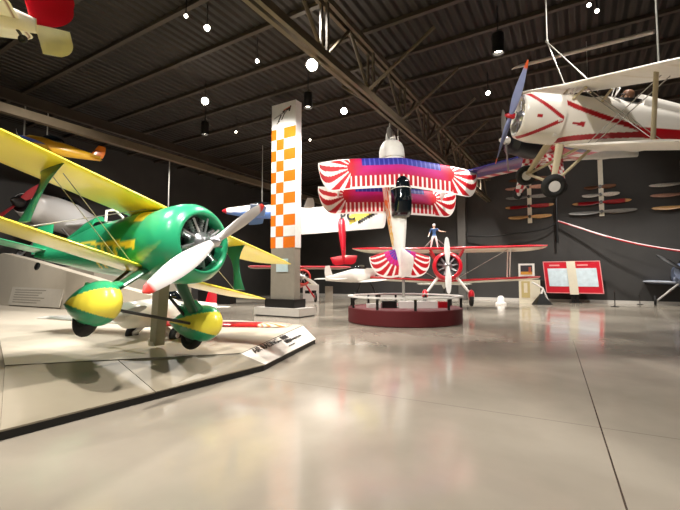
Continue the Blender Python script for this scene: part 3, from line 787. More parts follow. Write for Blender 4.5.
# ================================================================== big white and red biplane hanging at the right
BL = -ray(385, 121)
bh = at(517.5, 116.5, 8.0)
bmx = pitch_frame(bh, BL, 8.0)
wb = root('biplane', 'white biplane with red fuselage stripes hanging at right, leather-helmeted pilot in its cockpit', 'aeroplane', bmx)
WB = lin((240, 234, 224)); WBR = lin((172, 14, 26))
def wbp(p):
    x, z = p.x, p.z
    k = min(1, max(0, (-0.75-x)/1.5))
    up = 0.34-0.36*k**0.75; lo = -0.42+0.3*k**0.6
    if x < -2.2:
        t = (-2.2-x)/3; up = -0.02+0.03*t; lo = -0.125+0.1*t
    if x > -0.72: return WB
    if abs(z-up) < 0.045 or abs(z-lo) < 0.055: return WBR
    if x < -0.9 and x > -1.15 and abs(z-(up+lo)/2) < 0.05*(1-(x+1.15)/0.25*0.9): return WBR
    return WB
fus('fuselage', 'paint', wb, [(-0.6, 0, 0.44, 0.46, 2), (-1.0, 0.02, 0.43, 0.5, 2.3), (-1.6, 0.03, 0.4, 0.5, 2.4), (-2.1, 0.03, 0.36, 0.46, 2.4), (-3.0, 0.05, 0.27, 0.36, 2.3), (-4.2, 0.08, 0.14, 0.22, 2.2), (-5.0, 0.1, 0.04, 0.1, 2)], 200, wbp, 26)
def wcp(p):
    x, z = p.x, p.z
    # chevron pointing aft on each side
    if abs(p.y) > 0.1 and x > -0.72:
        zz = abs(z-0.02); want = 0.42-0.62*(-0.05-x)
        if abs(zz-want) < 0.04 and zz < 0.46: return WBR
        if abs(z-0.03) < 0.03 and -0.32 < x < -0.22: return WBR
    return WB
mbc = MB(); prof = [(-0.35, 0.34), (-0.1, 0.345), (-0.02, 0.36), (0.0, 0.385), (-0.02, 0.42), (-0.06, 0.44)]+[(-0.06-0.03*i, 0.44+0.05*math.sin(min(1, i/10)*PI/2)) for i in range(1, 24)]
prof = [(prof[i][0]*(1-j/4)+prof[i+1][0]*j/4, prof[i][1]*(1-j/4)+prof[i+1][1]*j/4) for i in range(len(prof)-1) for j in range(4)]+[prof[-1]]
mbc.lathe(prof, n=160, paint=wcp); mbc.build('cowling', 'paint', wb, 60)
radial(wb, -0.08, 0.35, 7)
propeller(wb, 0.14, 1.05, math.radians(72), 0.075, lin((140, 150, 196)), lin((226, 96, 44)), 0.84, spin=0.06, spincol='red', spl=0.12)
for a in range(10):
    an = 2*PI*a/10; part_tube('valve_cover', 'white', wb, [(-0.62, 0.47*cos(an), 0.47*sin(an)), (-0.74, 0.45*cos(an), 0.45*sin(an))], [0.05, 0.03], 8) if sin(an) < 0.2 else None
wbw = lambda y, t, s: WB if not (abs((abs(y) % 0.36)-0.18) < 0.012 and t > 0.12) else lin((224, 214, 196))
wing('upper_wing', 'satin', wb, -3.05, 3.5, lambda y: -0.72, lambda y: tip(3.5, 0.84, 0.6, 2)(y) if y > 0 else tip(3.05, 0.84, 0.6, 2)(y), lambda y: 0.66+0.01*abs(y), 0.11, 60, 12, wbw)
wing('lower_wing', 'satin', wb, -2.9, 3.3, lambda y: -1.0, lambda y: tip(3.3, 0.95, 0.6, 2)(y) if y > 0 else tip(2.9, .95, .6, 2)(y), lambda y: -0.46+0.075*max(0, abs(y)-0.3), 0.11, 60, 12, wbw)
for s in (-1, 1):
    y = 2.52*s
    part_tube('interplane_strut', 'tan', wb, [(-0.95, y, 0.66), (-1.22, y, -0.28)], 0.036, 12, 0.5, (1, 0, 0))
    part_tube('interplane_strut', 'tan', wb, [(-1.38, y, 0.66), (-1.65, y, -0.28)], 0.03, 12, 0.5, (1, 0, 0))
    for x0, x1 in ((-0.85, -1.0), (-1.4, -1.45)):
        part_tube('cabane_strut', 'tan', wb, [(x0, 0.3*s, 0.4), (x1, 0.42*s, 0.62)], 0.025, 8)
    for dx in (0, 0.12):
        part_tube('flying_wire', 'steel', wb, [(-1.3-dx, 0.35*s, -0.42), (-1.05-dx, 2.48*s, 0.62)], 0.008, 6)
        part_tube('landing_wire', 'steel', wb, [(-1.35-dx, 2.48*s, -0.28), (-0.95-dx, 0.4*s, 0.58)], 0.007, 6)
    part_tube('gear_leg', 'tan', wb, [(-0.85, 0.28*s, -0.45), (-0.73, 0.74*s, -1.18)], [0.085, 0.05], 12, 0.35, (1, 0, 0))
    part_tube('gear_leg', 'tan', wb, [(-1.5, 0.22*s, -0.45), (-0.77, 0.72*s, -1.16)], 0.03, 8)
    wheel(wb, (-0.73, 0.8*s, -1.22), 0.235, 0.14, 'white')
part_tube('axle', 'tan', wb, [(-0.73, -0.74, -1.18), (-0.73, 0.74, -1.18)], 0.03, 8)
for xc, nm in ((-1.22, 'front_cockpit'), (-1.98, 'rear_cockpit')):
    mb = MB(); n = 20
    mb.loft([[(xc+0.3*cos(2*PI*k/n), 0.23*sin(2*PI*k/n), 0.46) for k in range(n)], [(xc+0.27*cos(2*PI*k/n), 0.2*sin(2*PI*k/n), 0.53) for k in range(n)]]); mb.build(nm, 'black', wb, 50)
    mb = MB(); mb.tube([(xc+0.34, -0.2, 0.48), (xc+0.26, -0.17, 0.68), (xc+0.25, 0, 0.74), (xc+0.26, 0.17, 0.68), (xc+0.34, 0.2, 0.48)], 0.014, 6)
    mb.tube([(xc+0.26, -0.06, 0.5), (xc+0.25, -0.06, 0.72)], 0.01, 6); mb.tube([(xc+0.26, 0.06, 0.5), (xc+0.25, 0.06, 0.72)], 0.01, 6)
    mb.build('windshield', 'white', wb, 60)
fus('turtledeck', 'paint', wb, [(-2.22, 0.46, 0.2, 0.17, 2), (-3.0, 0.36, 0.18, 0.16, 2), (-4.2, 0.2, 0.06, 0.1, 2)], 16, lambda p: WB)
wing('fin', 'paint', wb, 0.15, 1.0, lambda z: -4.3-0.4*(z-0.15), lambda z: 0.8-0.4*max(0, z-0.4)**1.5, lambda z: 0.0, 0.07, 12, 8, lambda z, t, s: WB if t < .5 else WBR, vertical=True)
wing('tailplane', 'paint', wb, -1.2, 1.2, lambda y: -4.3-0.15*abs(y), tip(1.2, 0.7, 0.5, 2), lambda y: 0.14, 0.07, 20, 8, lambda y, t, s: WB)
# pilot dummy in the rear cockpit
pr = root('person', 'pilot dummy in brown leather helmet and red scarf seated in the white biplane cockpit', 'person', bmx @ Matrix.Translation((-1.98, 0, 0.22)))
SKIN = lin((206, 160, 130)); LEA = lin((120, 84, 62)); 
mb = MB()
def headp(p):
    if p.z < 0.2: return lin((96, 70, 54))
    return SKIN
rings = []
for z, rx, ry, ox in ((-0.1, 0.1, 0.19, 0), (0.06, 0.11, 0.2, 0), (0.13, 0.1, 0.16, 0), (0.18, 0.06, 0.07, 0), (0.22, 0.055, 0.058, 0.0), (0.25, 0.075, 0.062, 0.02), (0.29, 0.095, 0.07, 0.015), (0.33, 0.1, 0.074, 0.008), (0.37, 0.1, 0.075, 0), (0.41, 0.09, 0.068, -0.005), (0.45, 0.05, 0.04, -0.005), (0.462, 0.01, 0.01, -0.005)):
    rings.append([(ox+rx*cos(2*PI*k/20), ry*sin(2*PI*k/20), z) for k in range(20)])
mb.loft(rings, paint=headp)
mb.loft([[(0.1+0.035*cos(q)*w+0.0, 0.018*sin(q)*w, 0.36-d) for q in [2*PI*k/8 for k in range(8)]] for d, w in ((0, .2), (0.03, .6), (0.05, 1), (0.06, .3))], paint=SKIN)  # nose
for s in (-1, 1): mb.ball((0.0, 0.076*s, 0.33), (0.02, 0.012, 0.03), 8, 6, SKIN)
mb.ball((0.098, 0, 0.268), (0.012, 0.028, 0.007), 10, 6, lin((150, 70, 66)))
mb.build('body', 'satin', pr, 60)
mb = MB(); n = 20
mb.loft([[(-0.01+rx*cos(2*PI*k/n)*(0.75 if cos(2*PI*k/n) > 0.3 and z < 0.37 else 1), ry*sin(2*PI*k/n), z) for k in range(n)] for z, rx, ry in ((0.26, 0.085, 0.08), (0.33, 0.108, 0.086), (0.38, 0.112, 0.088), (0.43, 0.098, 0.078), (0.465, 0.06, 0.05), (0.478, 0.01, 0.01))], paint=LEA); mb.build('leather_helmet', 'satin', pr, 60)
mb = MB()
for s in (-1, 1): mb.lathe([(0.0, 0.005), (0.012, 0.03), (0.02, 0.028), (0.0, 0.034)], c=(0.092, 0.037*s, 0.36), n=14)
mb.build('goggles', 'darkmetal', pr, 60)
mb = MB(); mb.lathe([(0.16, 0.075), (0.19, 0.085), (0.22, 0.075), (0.23, 0.06)], ax=AZ, n=18); mb.build('scarf', 'red', pr, 60)

# ================================================================== blue aerobatic monoplane with red and white chequers, hanging behind it
kN = Vector((-0.92, -0.355, -0.03)); kL = Vector((0.36, -0.93, -0.065))
km = frame(at(509, 141, 11.0), kN, kL)
def chk(y, t, s):
    if y < -0.35 or y > 0.35:
        if t > 0.7: return RED if int(math.floor(y/0.3)) % 2 == 0 else WHITE
        if abs(y) < 0.7: return RED
        return lin((20, 30, 112))
    return RED
def kfp(p):
    if p.x > -0.9: return lin((18, 18, 24))
    if p.z < 0.1 and p.x > -2.6: return RED if (int(math.floor(p.x/0.13))+int(math.floor((p.z+abs(p.y))/0.13))) % 2 == 0 else WHITE
    return WHITE
kp = mono('aerobatic_monoplane', 'blue-winged monoplane with red and white chequered edges, hanging behind the white biplane', km,
     [(0.0, 0, 0.2, 0.2, 2), (-0.1, 0, 0.36, 0.34, 2.2), (-0.7, 0, 0.42, 0.42, 2.3), (-1.6, 0, 0.4, 0.46, 2.4), (-3.0, 0.02, 0.26, 0.32, 2.2), (-5.4, 0.08, 0.05, 0.1, 2)], kfp,
     -1.15, -0.2, 4.2, 1.15, chk, 0.01, (-4.5, 0.1, 1.0, 0.9, 0.4, RED), (-4.5, 0.1, 1.2, 0.7, WHITE), None,
     ((0.12, 0.9, math.radians(97), 0.06, lin((120, 116, 112))), dict(spin=0.11, spl=0.24)), None, (-1.9, 0.42, 0.6, 0.28, 0.28), 'satin', 0.5, 0.13, 0.0, 0.13)
for s in (-1, 1):
    mb = MB(); 
    prs = []
    for k in range(13):
        t = k/12
        z = -0.35-0.95*t; hw = 0.36*(1-t)+0.12*t; xc = -1.25+0.15*t; yy = s*(0.34+0.42*t)
        prs.append([(xc-hw, yy-0.03, z), (xc-hw, yy+0.03, z), (xc+hw*0.2, yy+0.05, z), (xc+hw, yy+0.02, z), (xc+hw, yy-0.02, z), (xc+hw*0.2, yy-0.05, z)])
    rr = []
    for ring in prs:
        # refine each ring for crisp chequers
        o2 = []
        for i in range(6):
            a, b = Vector(ring[i]), Vector(ring[(i+1) % 6])
            for q in range(6): o2.append(a.lerp(b, q/6))
        rr.append(o2)
    r3 = []
    for i in range(len(rr)-1):
        for q in range(4): r3.append([u.lerp(v, q/4) for u, v in zip(rr[i], rr[i+1])])
    r3.append(rr[-1])
    mb.loft(r3, paint=lambda p: RED if (int(math.floor(p.x/0.12))+int(math.floor(p.z/0.12))) % 2 == 0 else WHITE)
    mb.build('gear_fairing', 'satin', kp, 40)
    wheel(kp, (-1.1, s*0.78, -1.32), 0.18, 0.11, 'white')

# ================================================================== red-cowled biplane with wing walker, behind the round base
sN = Vector((-0.22, -0.975, 0.12)); sY = 20.0
sc_ = at(447.5, 266, sY)
sm = frame(sc_, sN, Vector((0.975, -0.22, 0.0)))
sb = root('biplane', 'red-cowled white barnstorming biplane behind the round maroon base, figure on top wing', 'aeroplane', sm)
fus('fuselage', 'paint', sb, [(-0.4, 0, 0.5, 0.5, 2), (-1.2, 0.0, 0.48, 0.6, 2.3), (-2.4, -0.05, 0.42, 0.58, 2.4), (-4, -0.2, 0.28, 0.42, 2.2), (-6.2, -0.45, 0.06, 0.14, 2)], 28, lambda p: WHITE if p.z < 0.25 else RED)
cowl(sb, 0.15, -0.45, 0.74, 0.54, lambda p: RED, n=40)
radial(sb, -0.02, 0.54, 9)
propeller(sb, 0.3, 1.42, math.radians(91), 0.14, lin((214, 214, 212)), None, spin=0.09, spincol='metal', spl=0.12)
swp = lambda y, t, s: RED if (t < 0.14 or (s > 0 and t < 0.5)) else CREAM
wing('upper_wing', 'paint', sb, -4.95, 4.75, lambda y: -0.35, lambda y: tip(4.9, 1.5, 1.1, 2)(y), lambda y: 0.98+0.012*abs(y), 0.11, 60, 12, swp)
wing('lower_wing', 'paint', sb, -4.7, 4.5, lambda y: -1.0, lambda y: tip(4.7, 1.45, 1.0, 2)(y), lambda y: -0.65+0.05*abs(y), 0.11, 50, 12, swp)
for s in (-1, 1):
    for x0, x1 in ((-0.6, -1.2), (-1.35, -1.95)):
        part_tube('interplane_strut', 'white', sb, [(x0, 3.1*s, 0.98), (x1, 3.1*s, -0.48)], 0.06, 8, 0.5, (1, 0, 0))
        part_tube('cabane_strut', 'red', sb, [(x0, 0.85*s, 0.98), (x0, 0.45*s, 0.3)], 0.07, 8)
    for k in (0, 1): part_tube('flying_wire', 'steel', sb, [(-1.3, 0.5*s, -0.5), (-0.7-0.2*k, 3.0*s, 0.95)], 0.014, 6)
    part_tube('gear_leg', 'white', sb, [(-0.4, 0.4*s, -0.45), (-0.35, 1.0*s, -1.25)], [0.14, 0.1], 10, 0.6, (1, 0, 0))
    wheel(sb, (-0.35, 1.12*s, -1.62), 0.36, 0.2, 'red')
    mb = MB(); mb.ball((-0.4, 1.12*s, -1.42), (0.42, 0.17, 0.28), 18, 10, lambda p: RED if p.x > -0.3 else WHITE); mb.build('wheel_fairing', 'paint', sb, 60)
wing('fin', 'paint', sb, -0.3, 1.1, lambda z: -5.4-0.3*(z+.3), lambda z: 1.1-0.4*max(0, z)**1.5, lambda z: 0.0, 0.07, 12, 8, lambda z, t, s: RED, vertical=True)
wing('tailplane', 'paint', sb, -1.7, 1.7, lambda y: -5.3-0.15*abs(y), tip(1.7, 0.95, 0.6, 2), lambda y: -0.3, 0.07, 20, 8, lambda y, t, s: WHITE)
wheel(sb, (-5.9, 0, -0.8), 0.14, 0.1, 'darkmetal', 'tail_wheel')
part_tube('tail_leg', 'darkmetal', sb, [(-5.7, 0, -0.5), (-5.9, 0, -0.8)], 0.04, 8)
# the wing walker figure
wpos = sm @ Vector((-0.75, -0.62, 1.07))
fg = root('person', 'wing-walker dummy in blue top and white trousers standing on the red upper wing, arms out', 'person', Matrix.Translation(wpos) @ Matrix.Rotation(-0.25, 4, 'Z'))
HT = 1.28
def figure(parent):
    h = HT/7.5
    J = {'pel': (0, 0, 3.75*h), 'sp': (0, 0.02, 4.6*h), 'ch': (0, 0, 5.5*h), 'nk': (0, -0.01, 6.3*h), 'hd': (0, -0.03, 6.75*h), 'tp': (0, -0.02, 7.4*h)}
    E_ = [('pel', 'sp'), ('sp', 'ch'), ('ch', 'nk'), ('nk', 'hd'), ('hd', 'tp')]; Rr = {'pel': .5*h, 'sp': .48*h, 'ch': .58*h, 'nk': .24*h, 'hd': .4*h, 'tp': .3*h}
    for s, nm in ((-1, 'l'), (1, 'r')):
        hip = (0.42*h*s, 0, 3.6*h); kn = (0.75*h*s, -0.03, 1.9*h); an = (1.0*h*s, 0.02, 0.3*h); toe = (1.1*h*s, -0.75*h, 0.14*h)
        sh = (0.85*h*s, 0, 5.95*h)
        if s < 0: el = (1.25*h*s, 0.02, 4.9*h); wr = (1.55*h*s, -0.1, 4.05*h)
        else: el = (1.75*h, -0.02, 5.15*h); wr = (2.75*h, -0.12, 4.95*h)
        for k, p, r in (('hip', hip, .42*h), ('kn', kn, .3*h), ('an', an, .2*h), ('toe', toe, .15*h), ('sh', sh, .28*h), ('el', el, .2*h), ('wr', wr, .14*h)):
            J[k+nm] = p; Rr[k+nm] = r
        E_ += [('pel', 'hip'+nm), ('hip'+nm, 'kn'+nm), ('kn'+nm, 'an'+nm), ('an'+nm, 'toe'+nm), ('ch', 'sh'+nm), ('sh'+nm, 'el'+nm), ('el'+nm, 'wr'+nm)]
        hd = (Vector(wr)-Vector(el)).normalized(); pm_ = Vector(wr)+hd*0.35*h
        J['pm'+nm] = tuple(pm_); Rr['pm'+nm] = .13*h; E_.append(('wr'+nm, 'pm'+nm))
        side = hd.cross(Vector((0, 0, 1))).normalized(); dn_ = hd.cross(side)
        for q in range(5):
            off_ = (q-1.5)*0.085*h if q < 4 else -0.2*h
            ln = (0.38, 0.43, 0.4, 0.3, 0.26)[q]*h
            b0 = pm_+side*off_+hd*(0.05*h if q < 4 else -0.2*h); b1 = b0+hd*ln*0.55+(side*-0.12*h if q == 4 else Vector()); b2 = b1+hd*ln*0.45-dn_*0.05*h*(1 if dn_.z > 0 else -1)
            for kk, p in enumerate((b0, b1, b2)): J['f%s%d%d' % (nm, q, kk)] = tuple(p); Rr['f%s%d%d' % (nm, q, kk)] = (.055, .048, .035)[kk]*h
            E_ += [('pm'+nm, 'f%s%d0' % (nm, q)), ('f%s%d0' % (nm, q), 'f%s%d1' % (nm, q)), ('f%s%d1' % (nm, q), 'f%s%d2' % (nm, q))]
    ks = list(J); me = bpy.data.meshes.new('body'); me.from_pydata([J[k] for k in ks], [(ks.index(a), ks.index(b)) for a, b in E_], [])
    o = bpy.data.objects.new('body', me); C.objects.link(o)
    sk = o.modifiers.new('skin', 'SKIN'); 
    if not me.skin_vertices: 
        me.attributes
    for i, k in enumerate(ks):
        sv = me.skin_vertices[0].data[i]; sv.radius = (Rr[k], Rr[k]*(0.72 if k in ('pel', 'sp', 'ch') else 1)); sv.use_root = (k == 'pel')
    ss = o.modifiers.new('sub', 'SUBSURF'); ss.levels = 2; ss.render_levels = 2
    dg = bpy.context.evaluated_depsgraph_get(); ev = bpy.data.meshes.new_from_object(o.evaluated_get(dg))
    bpy.data.objects.remove(o)
    ca = ev.color_attributes.new('Col', 'FLOAT_COLOR', 'POINT')
    for i, v in enumerate(ev.vertices):
        z = v.co.z/h; x = abs(v.co.x)/h
        if z > 6.05 and x < 0.6: c = lin((222, 184, 160))
        elif z > 3.75 and x < 1.35: c = lin((58, 98, 152))
        elif z > 3.75: c = lin((222, 184, 160))
        elif z < 0.4: c = lin((236, 234, 230))
        else: c = lin((238, 238, 236))
        ca.data[i].color = (*c, 1)
    ev.shade_smooth(); ev.materials.clear(); ev.materials.append(M['satin'])
    b = bpy.data.objects.new('body', ev); C.objects.link(b); b.parent = parent
    fz = 6.78*h
    mb = MB()
    mb.ball((0, -0.035-0.4*h, fz-0.02*h), (0.06*h, 0.12*h, 0.1*h), 8, 6, lin((214, 170, 146)))
    for s in (-1, 1): mb.ball((0.15*h*s, -0.04-0.33*h, fz+0.12*h), (0.06*h, 0.05*h, 0.045*h), 8, 6, lin((40, 34, 30))); mb.ball((0.4*h*s, -0.03, fz), (0.05*h, 0.08*h, 0.12*h), 8, 6, lin((214, 170, 146)))
    mb.ball((0, -0.035-0.34*h, fz-0.22*h), (0.13*h, 0.05*h, 0.03*h), 8, 6, lin((170, 80, 76)))
    mb.build('face', 'satin', parent, 60)
    mb = MB(); n = 18
    mb.loft([[(rx*h*cos(2*PI*k/n), -0.025+ry*h*sin(2*PI*k/n), z*h) for k in range(n)] for z, rx, ry in ((6.95, .44, .46), (7.2, .43, .44), (7.42, .33, .34), (7.52, .05, .05))], paint=lin((236, 234, 232)))
    mb.build('cap', 'satin', parent, 60)
figure(fg)
mb = MB()
for dx, dy in ((-0.45, -0.25), (0.5, -0.2), (-0.3, 0.35), (0.35, 0.35)): mb.tube([(0, 0.05, 0.62), (dx*1.3, dy, 0.0)], 0.012, 6)
sw_ = mb.build('brace_frame', 'steel', None, 60); sw_.location = wpos
tag(sw_, 'thin grey brace frame around the legs of the wing-walker dummy', 'frame')

# ================================================================== aircraft in the background
# silver racer on the raised deck
sil = mono('racing_aeroplane', 'polished silver racer with dark nose on the raised deck behind the green biplane wings', frame(at(22, 203, 17.0), (0.06, -0.99, 0.06), (0.99, 0.06, 0)),
     [(0.0, 0, 0.42, 0.42, 2), (-0.5, 0, 0.62, 0.62, 2), (-2.0, 0, 0.66, 0.8, 2.2), (-3.4, 0.02, 0.6, 0.85, 2.2), (-5.2, 0.05, 0.42, 0.6, 2.1), (-7.6, 0.15, 0.1, 0.2, 2)],
     lambda p: RED if p.x < -5.4 else SILVER, -2.2, -0.55, 4.6, 2.0, lambda y, t, s: SILVER if abs(y) < 3.9 else RED, 0.06, (-6.3, 0.2, 1.7, 1.3, 0.5, RED), (-6.4, 0.3, 1.9, 0.9, RED), None,
     ((0.16, 1.35, math.radians(40), 0.13, lin((150, 40, 46))), dict(spin=0.24, spl=0.45, spincol='black')), (-2.3, 1.5, -0.6, -2.02, 0.36, 'metal', 'metal'), (-3.3, 0.72, 0.9, 0.34, 0.36), 'paint', 0.7)
mb = MB(); mb.lathe([(0.01, 0.001), (0.01, 0.4)], n=24); mb.build('nose_opening', 'black', sil, 0)
# yellow sport plane hung above
YO = lin((232, 178, 40))
mono('sport_aeroplane', 'small yellow aeroplane with dark cockpit hanging above the yellow upper wing', frame(at(48, 146, 17.0), (-0.86, -0.45, 0.16), (0.45, -0.86, -0.1)),
     [(1.0, -0.05, 0.1, 0.1, 2), (0.7, 0, 0.24, 0.26, 2), (0.0, 0.0, 0.27, 0.34, 2.2), (-0.8, 0, 0.2, 0.27, 2.1), (-2.0, 0.02, 0.05, 0.1, 2)], lambda p: YO, 0.5, -0.25, 2.2, 0.75,
     lambda y, t, s: YO if abs(y) < 1.7 else lin((50, 80, 170)), 0.03, (-1.55, 0.05, 0.6, 0.5, 0.45, lin((226, 120, 34))), (-1.55, 0.05, 0.8, 0.4, YO), None,
     ((1.05, 0.6, 0.5, 0.05), {}), (0.3, 0.5, -0.2, -0.55, 0.15, 'steel', 'white'), (-0.15, 0.3, 0.4, 0.18, 0.2))
# white and blue aeroplane behind the pylon
mono('sport_aeroplane', 'white and blue red-nosed aeroplane hanging behind the chequered pylon', frame(at(224, 211, 21.0), (-0.97, -0.24, -0.03), (0.24, -0.97, 0.1)),
     [(0.1, 0, 0.04, 0.04, 2), (-0.15, 0, 0.16, 0.16, 2), (-1.2, -0.02, 0.3, 0.34, 2.2), (-2.6, -0.02, 0.32, 0.4, 2.2), (-4.8, 0.05, 0.06, 0.12, 2)],
     lambda p: RED if p.x > -0.12 else (WHITE if p.z > -0.1 else lin((90, 130, 200))), -1.3, -0.3, 2.2, 0.8, lambda y, t, s: WHITE if s > 0 else lin((110, 150, 210)), 0.03, (-4.2, 0.1, 0.8, 0.6, 0.4, WHITE), (-4.2, 0.05, 0.9, 0.45, WHITE), None, None, None, (-2.0, 0.32, 0.6, 0.2, 0.2))
# white-winged red aeroplane hung nose up, letters on its wing
BKW = lin((20, 20, 18))
def bcp(y, t, s):
    # yellow and black swept scallop on the right-hand wing
    u = -y; v = t
    if u > 0.35 and u < 1.75:
        c0 = 0.78-0.52*(u-0.35)/1.4
        if v > c0-0.32 and v < c0+0.02: return YEL
        if v >= c0+0.02 and v < c0+0.17 and u > 0.75: return BKW
    return WHITE
bcm = frame(at(341, 214, 18.5), (-0.06, 0.2, 0.97), (-1, 0.05, -0.07))
bcr = mono('aerobatic_monoplane', 'red aeroplane with lettered white wing hanging nose up behind the starburst lower wing', bcm,
     [(0.9, -0.3, 0.1, 0.1, 2), (0.5, -0.3, 0.22, 0.22, 2), (-0.2, -0.22, 0.24, 0.3, 2.2), (-0.6, -0.1, 0.2, 0.34, 2.2), (-1.6, 0, 0.12, 0.2, 2), (-2.3, 0.02, 0.06, 0.1, 2)], lambda p: lin((214, 34, 54)),
     0.42, 0.02, 2.12, 1.28, bcp, 0.0, (-1.7, 0.05, 0.6, 0.55, 0.3, RED), (-2.0, 0.05, 0.6, 0.42, RED), None, ((0.95, 0.7, 1.2, 0.06), {}), None, None, 'paint', 0.25, 0.08)
lm = Matrix(((0, 0, 0), (0, 0, 0), (0, 0, 0)))
lx = Vector((0, -1, 0)); ly = Vector((1, 0, 0)); lz = Vector((0, 0, 1))
lmt = Matrix((lx, ly, lx.cross(ly))).transposed().to_4x4(); lmt.translation = Vector((-0.36, 0.06, 0.13))
lettering('BC', 0.56, lmt, 'ink', bcr, bold=0.022)
# red radial-engined aeroplane on the floor behind the pylon
mono('touring_aeroplane', 'red-cowled aeroplane with white propeller on the floor right of the pylon base', frame(at(303, 277, 24.0), (0.25, -0.96, 0.1), (0.96, 0.25, 0)),
     [(-0.4, 0, 0.45, 0.46, 2), (-1.6, 0, 0.42, 0.55, 2.3), (-3, -0.05, 0.3, 0.42, 2.2), (-5.2, -0.2, 0.06, 0.12, 2)], lambda p: RED, -0.6, 0.7, 3.2, 1.3,
     lambda y, t, s: lin((196, 60, 70)) if t < 0.3 else CREAM, 0.0, (-4.4, -0.2, 0.9, 0.8, 0.4, RED), (-4.4, -0.1, 1.4, 0.7, RED), ('radial', 0.05, 0.52, lin((206, 60, 52))),
     ((0.2, 1.0, math.radians(148), 0.09, WHITE), {}), (-0.6, 0.8, -0.4, -1.2, 0.3, 'red', 'white'), None)
# white low-wing aeroplane between the pylon and the round base
mono('sport_aeroplane', 'white low-wing aeroplane on black wheels behind the left rim of the round maroon base', frame(at(366, 274, 22.0), (0.62, 0.78, 0.1), (-0.78, 0.62, 0)),
     [(0.7, 0, 0.1, 0.1, 2), (0.5, 0, 0.3, 0.28, 2.2), (-0.6, 0, 0.36, 0.38, 2.3), (-1.4, 0.02, 0.28, 0.34, 2.2), (-3.4, 0.08, 0.05, 0.1, 2)], lambda p: WHITE, -0.1, -0.35, 1.4, 1.0,
     lambda y, t, s: WHITE, 0.04, (-2.8, 0.05, 0.7, 0.6, 0.4, WHITE), (-2.8, 0.05, 1.0, 0.5, WHITE), None, ((0.72, 0.8, 0.4, 0.06), dict(spincol='black')), (-0.1, 0.7, -0.3, -1.22, 0.22, 'black', 'darkmetal'), (-0.5, 0.36, 0.5, 0.22, 0.2))
# slate blue aeroplane at the right edge
mono('warbird', 'slate blue aeroplane with black propeller and white gear at the right edge by the wall', frame(at(686, 272, 21.5), (-0.62, -0.78, 0.1), (0.78, -0.62, 0)),
     [(0.0, 0, 0.5, 0.5, 2), (-0.6, 0, 0.62, 0.62, 2), (-2.5, 0, 0.6, 0.75, 2.2), (-5, 0.05, 0.4, 0.5, 2.1), (-7.2, 0.1, 0.08, 0.16, 2)], lambda p: lin((120, 134, 166)), -0.9, -0.5, 1.9, 1.5,
     lambda y, t, s: lin((206, 212, 226)) if t < 0.1 else lin((110, 124, 158)), 0.04, (-6.2, 0.1, 1.4, 1.1, 0.5, lin((110, 124, 158))), (-6.2, 0.1, 1.6, 0.8, lin((110, 124, 158))), None,
     ((0.15, 1.55, math.radians(22), 0.12, BLACKC), dict(nb=3, spincol='black', spin=0.2, spl=0.4)), (-0.9, 1.3, -0.5, -1.55, 0.32, 'white', 'white'), (-2.4, 0.7, 0.9, 0.35, 0.35))
# tail of an aeroplane hanging overhead at the top left
tl = frame(at(44, 29, 6.5), (-0.93, -0.36, 0.03), (0.36, -0.93, -0.05))
ta = root('aeroplane', 'cream aeroplane with rounded red fin hanging overhead at the top left corner, tail in view', 'aeroplane', tl)
fus('fuselage', 'satin', ta, [(4.2, 0.3, 0.2, 0.2, 2), (3.9, 0.3, 0.4, 0.45, 2.2), (2.4, 0.25, 0.4, 0.45, 2.3), (1.0, 0.12, 0.2, 0.27, 2.2), (0.1, 0.02, 0.07, 0.12, 2)], 28, lambda p: lin((232, 222, 204)))
stp = lambda y, t, s: lin((120, 70, 50)) if abs((t*6) % 1-0.5) < 0.06 else lin((232, 226, 210))
wing('tailplane', 'satin', ta, -0.72, 0.95, lambda y: 0.95-0.1*abs(y), lambda y: tip(0.95, 0.62, 0.4, 2)(y) if y > 0 else tip(.72, .62, .3, 2)(y), lambda y: 0.03, 0.07, 30, 16, stp)
wing('fin', 'paint', ta, 0.03, 0.86, lambda z: 0.3-0.3*abs(z-0.44), lambda z: 0.7*math.sqrt(max(0.02, 1-((z-0.44)/0.43)**2)), lambda z: 0.0, 0.09, 20, 10, lambda z, t, s: lin((188, 16, 36)), vertical=True)
wing('wing', 'satin', ta, -3.4, 3.4, lambda y: 3.2, tip(3.4, 1.1, 0.6, 2), lambda y: 0.75, 0.12, 30, 10, lambda y, t, s: lin((232, 222, 204)))
wing('rudder', 'satin', ta, -0.42, 0.04, lambda z: 0.12+0.3*z, lambda z: 0.5*math.sqrt(max(0.15, 1-((z-0.04)/0.5)**4)), lambda z: 0.0, 0.07, 12, 8, lambda z, t, s: lin((236, 228, 196)), vertical=True)
wheel(ta, (0.28, 0, -0.24), 0.07, 0.05, 'darkmetal', 'tail_wheel'); part_tube('tail_leg', 'darkmetal', ta, [(0.4, 0, -0.05), (0.28, 0, -0.22)], 0.025, 8)
for s in (-1, 1): part_tube('cabane_strut', 'tan', ta, [(2.9, 0.3*s, 0.6), (2.9, 0.4*s, 0.75)], 0.03, 8)

# ================================================================== things along the back wall
def wallpt(px, py, off):
    r = ray(px, py); t = ((AMAX-off)-O.dot(A1))/r.dot(A1); return O+r*t
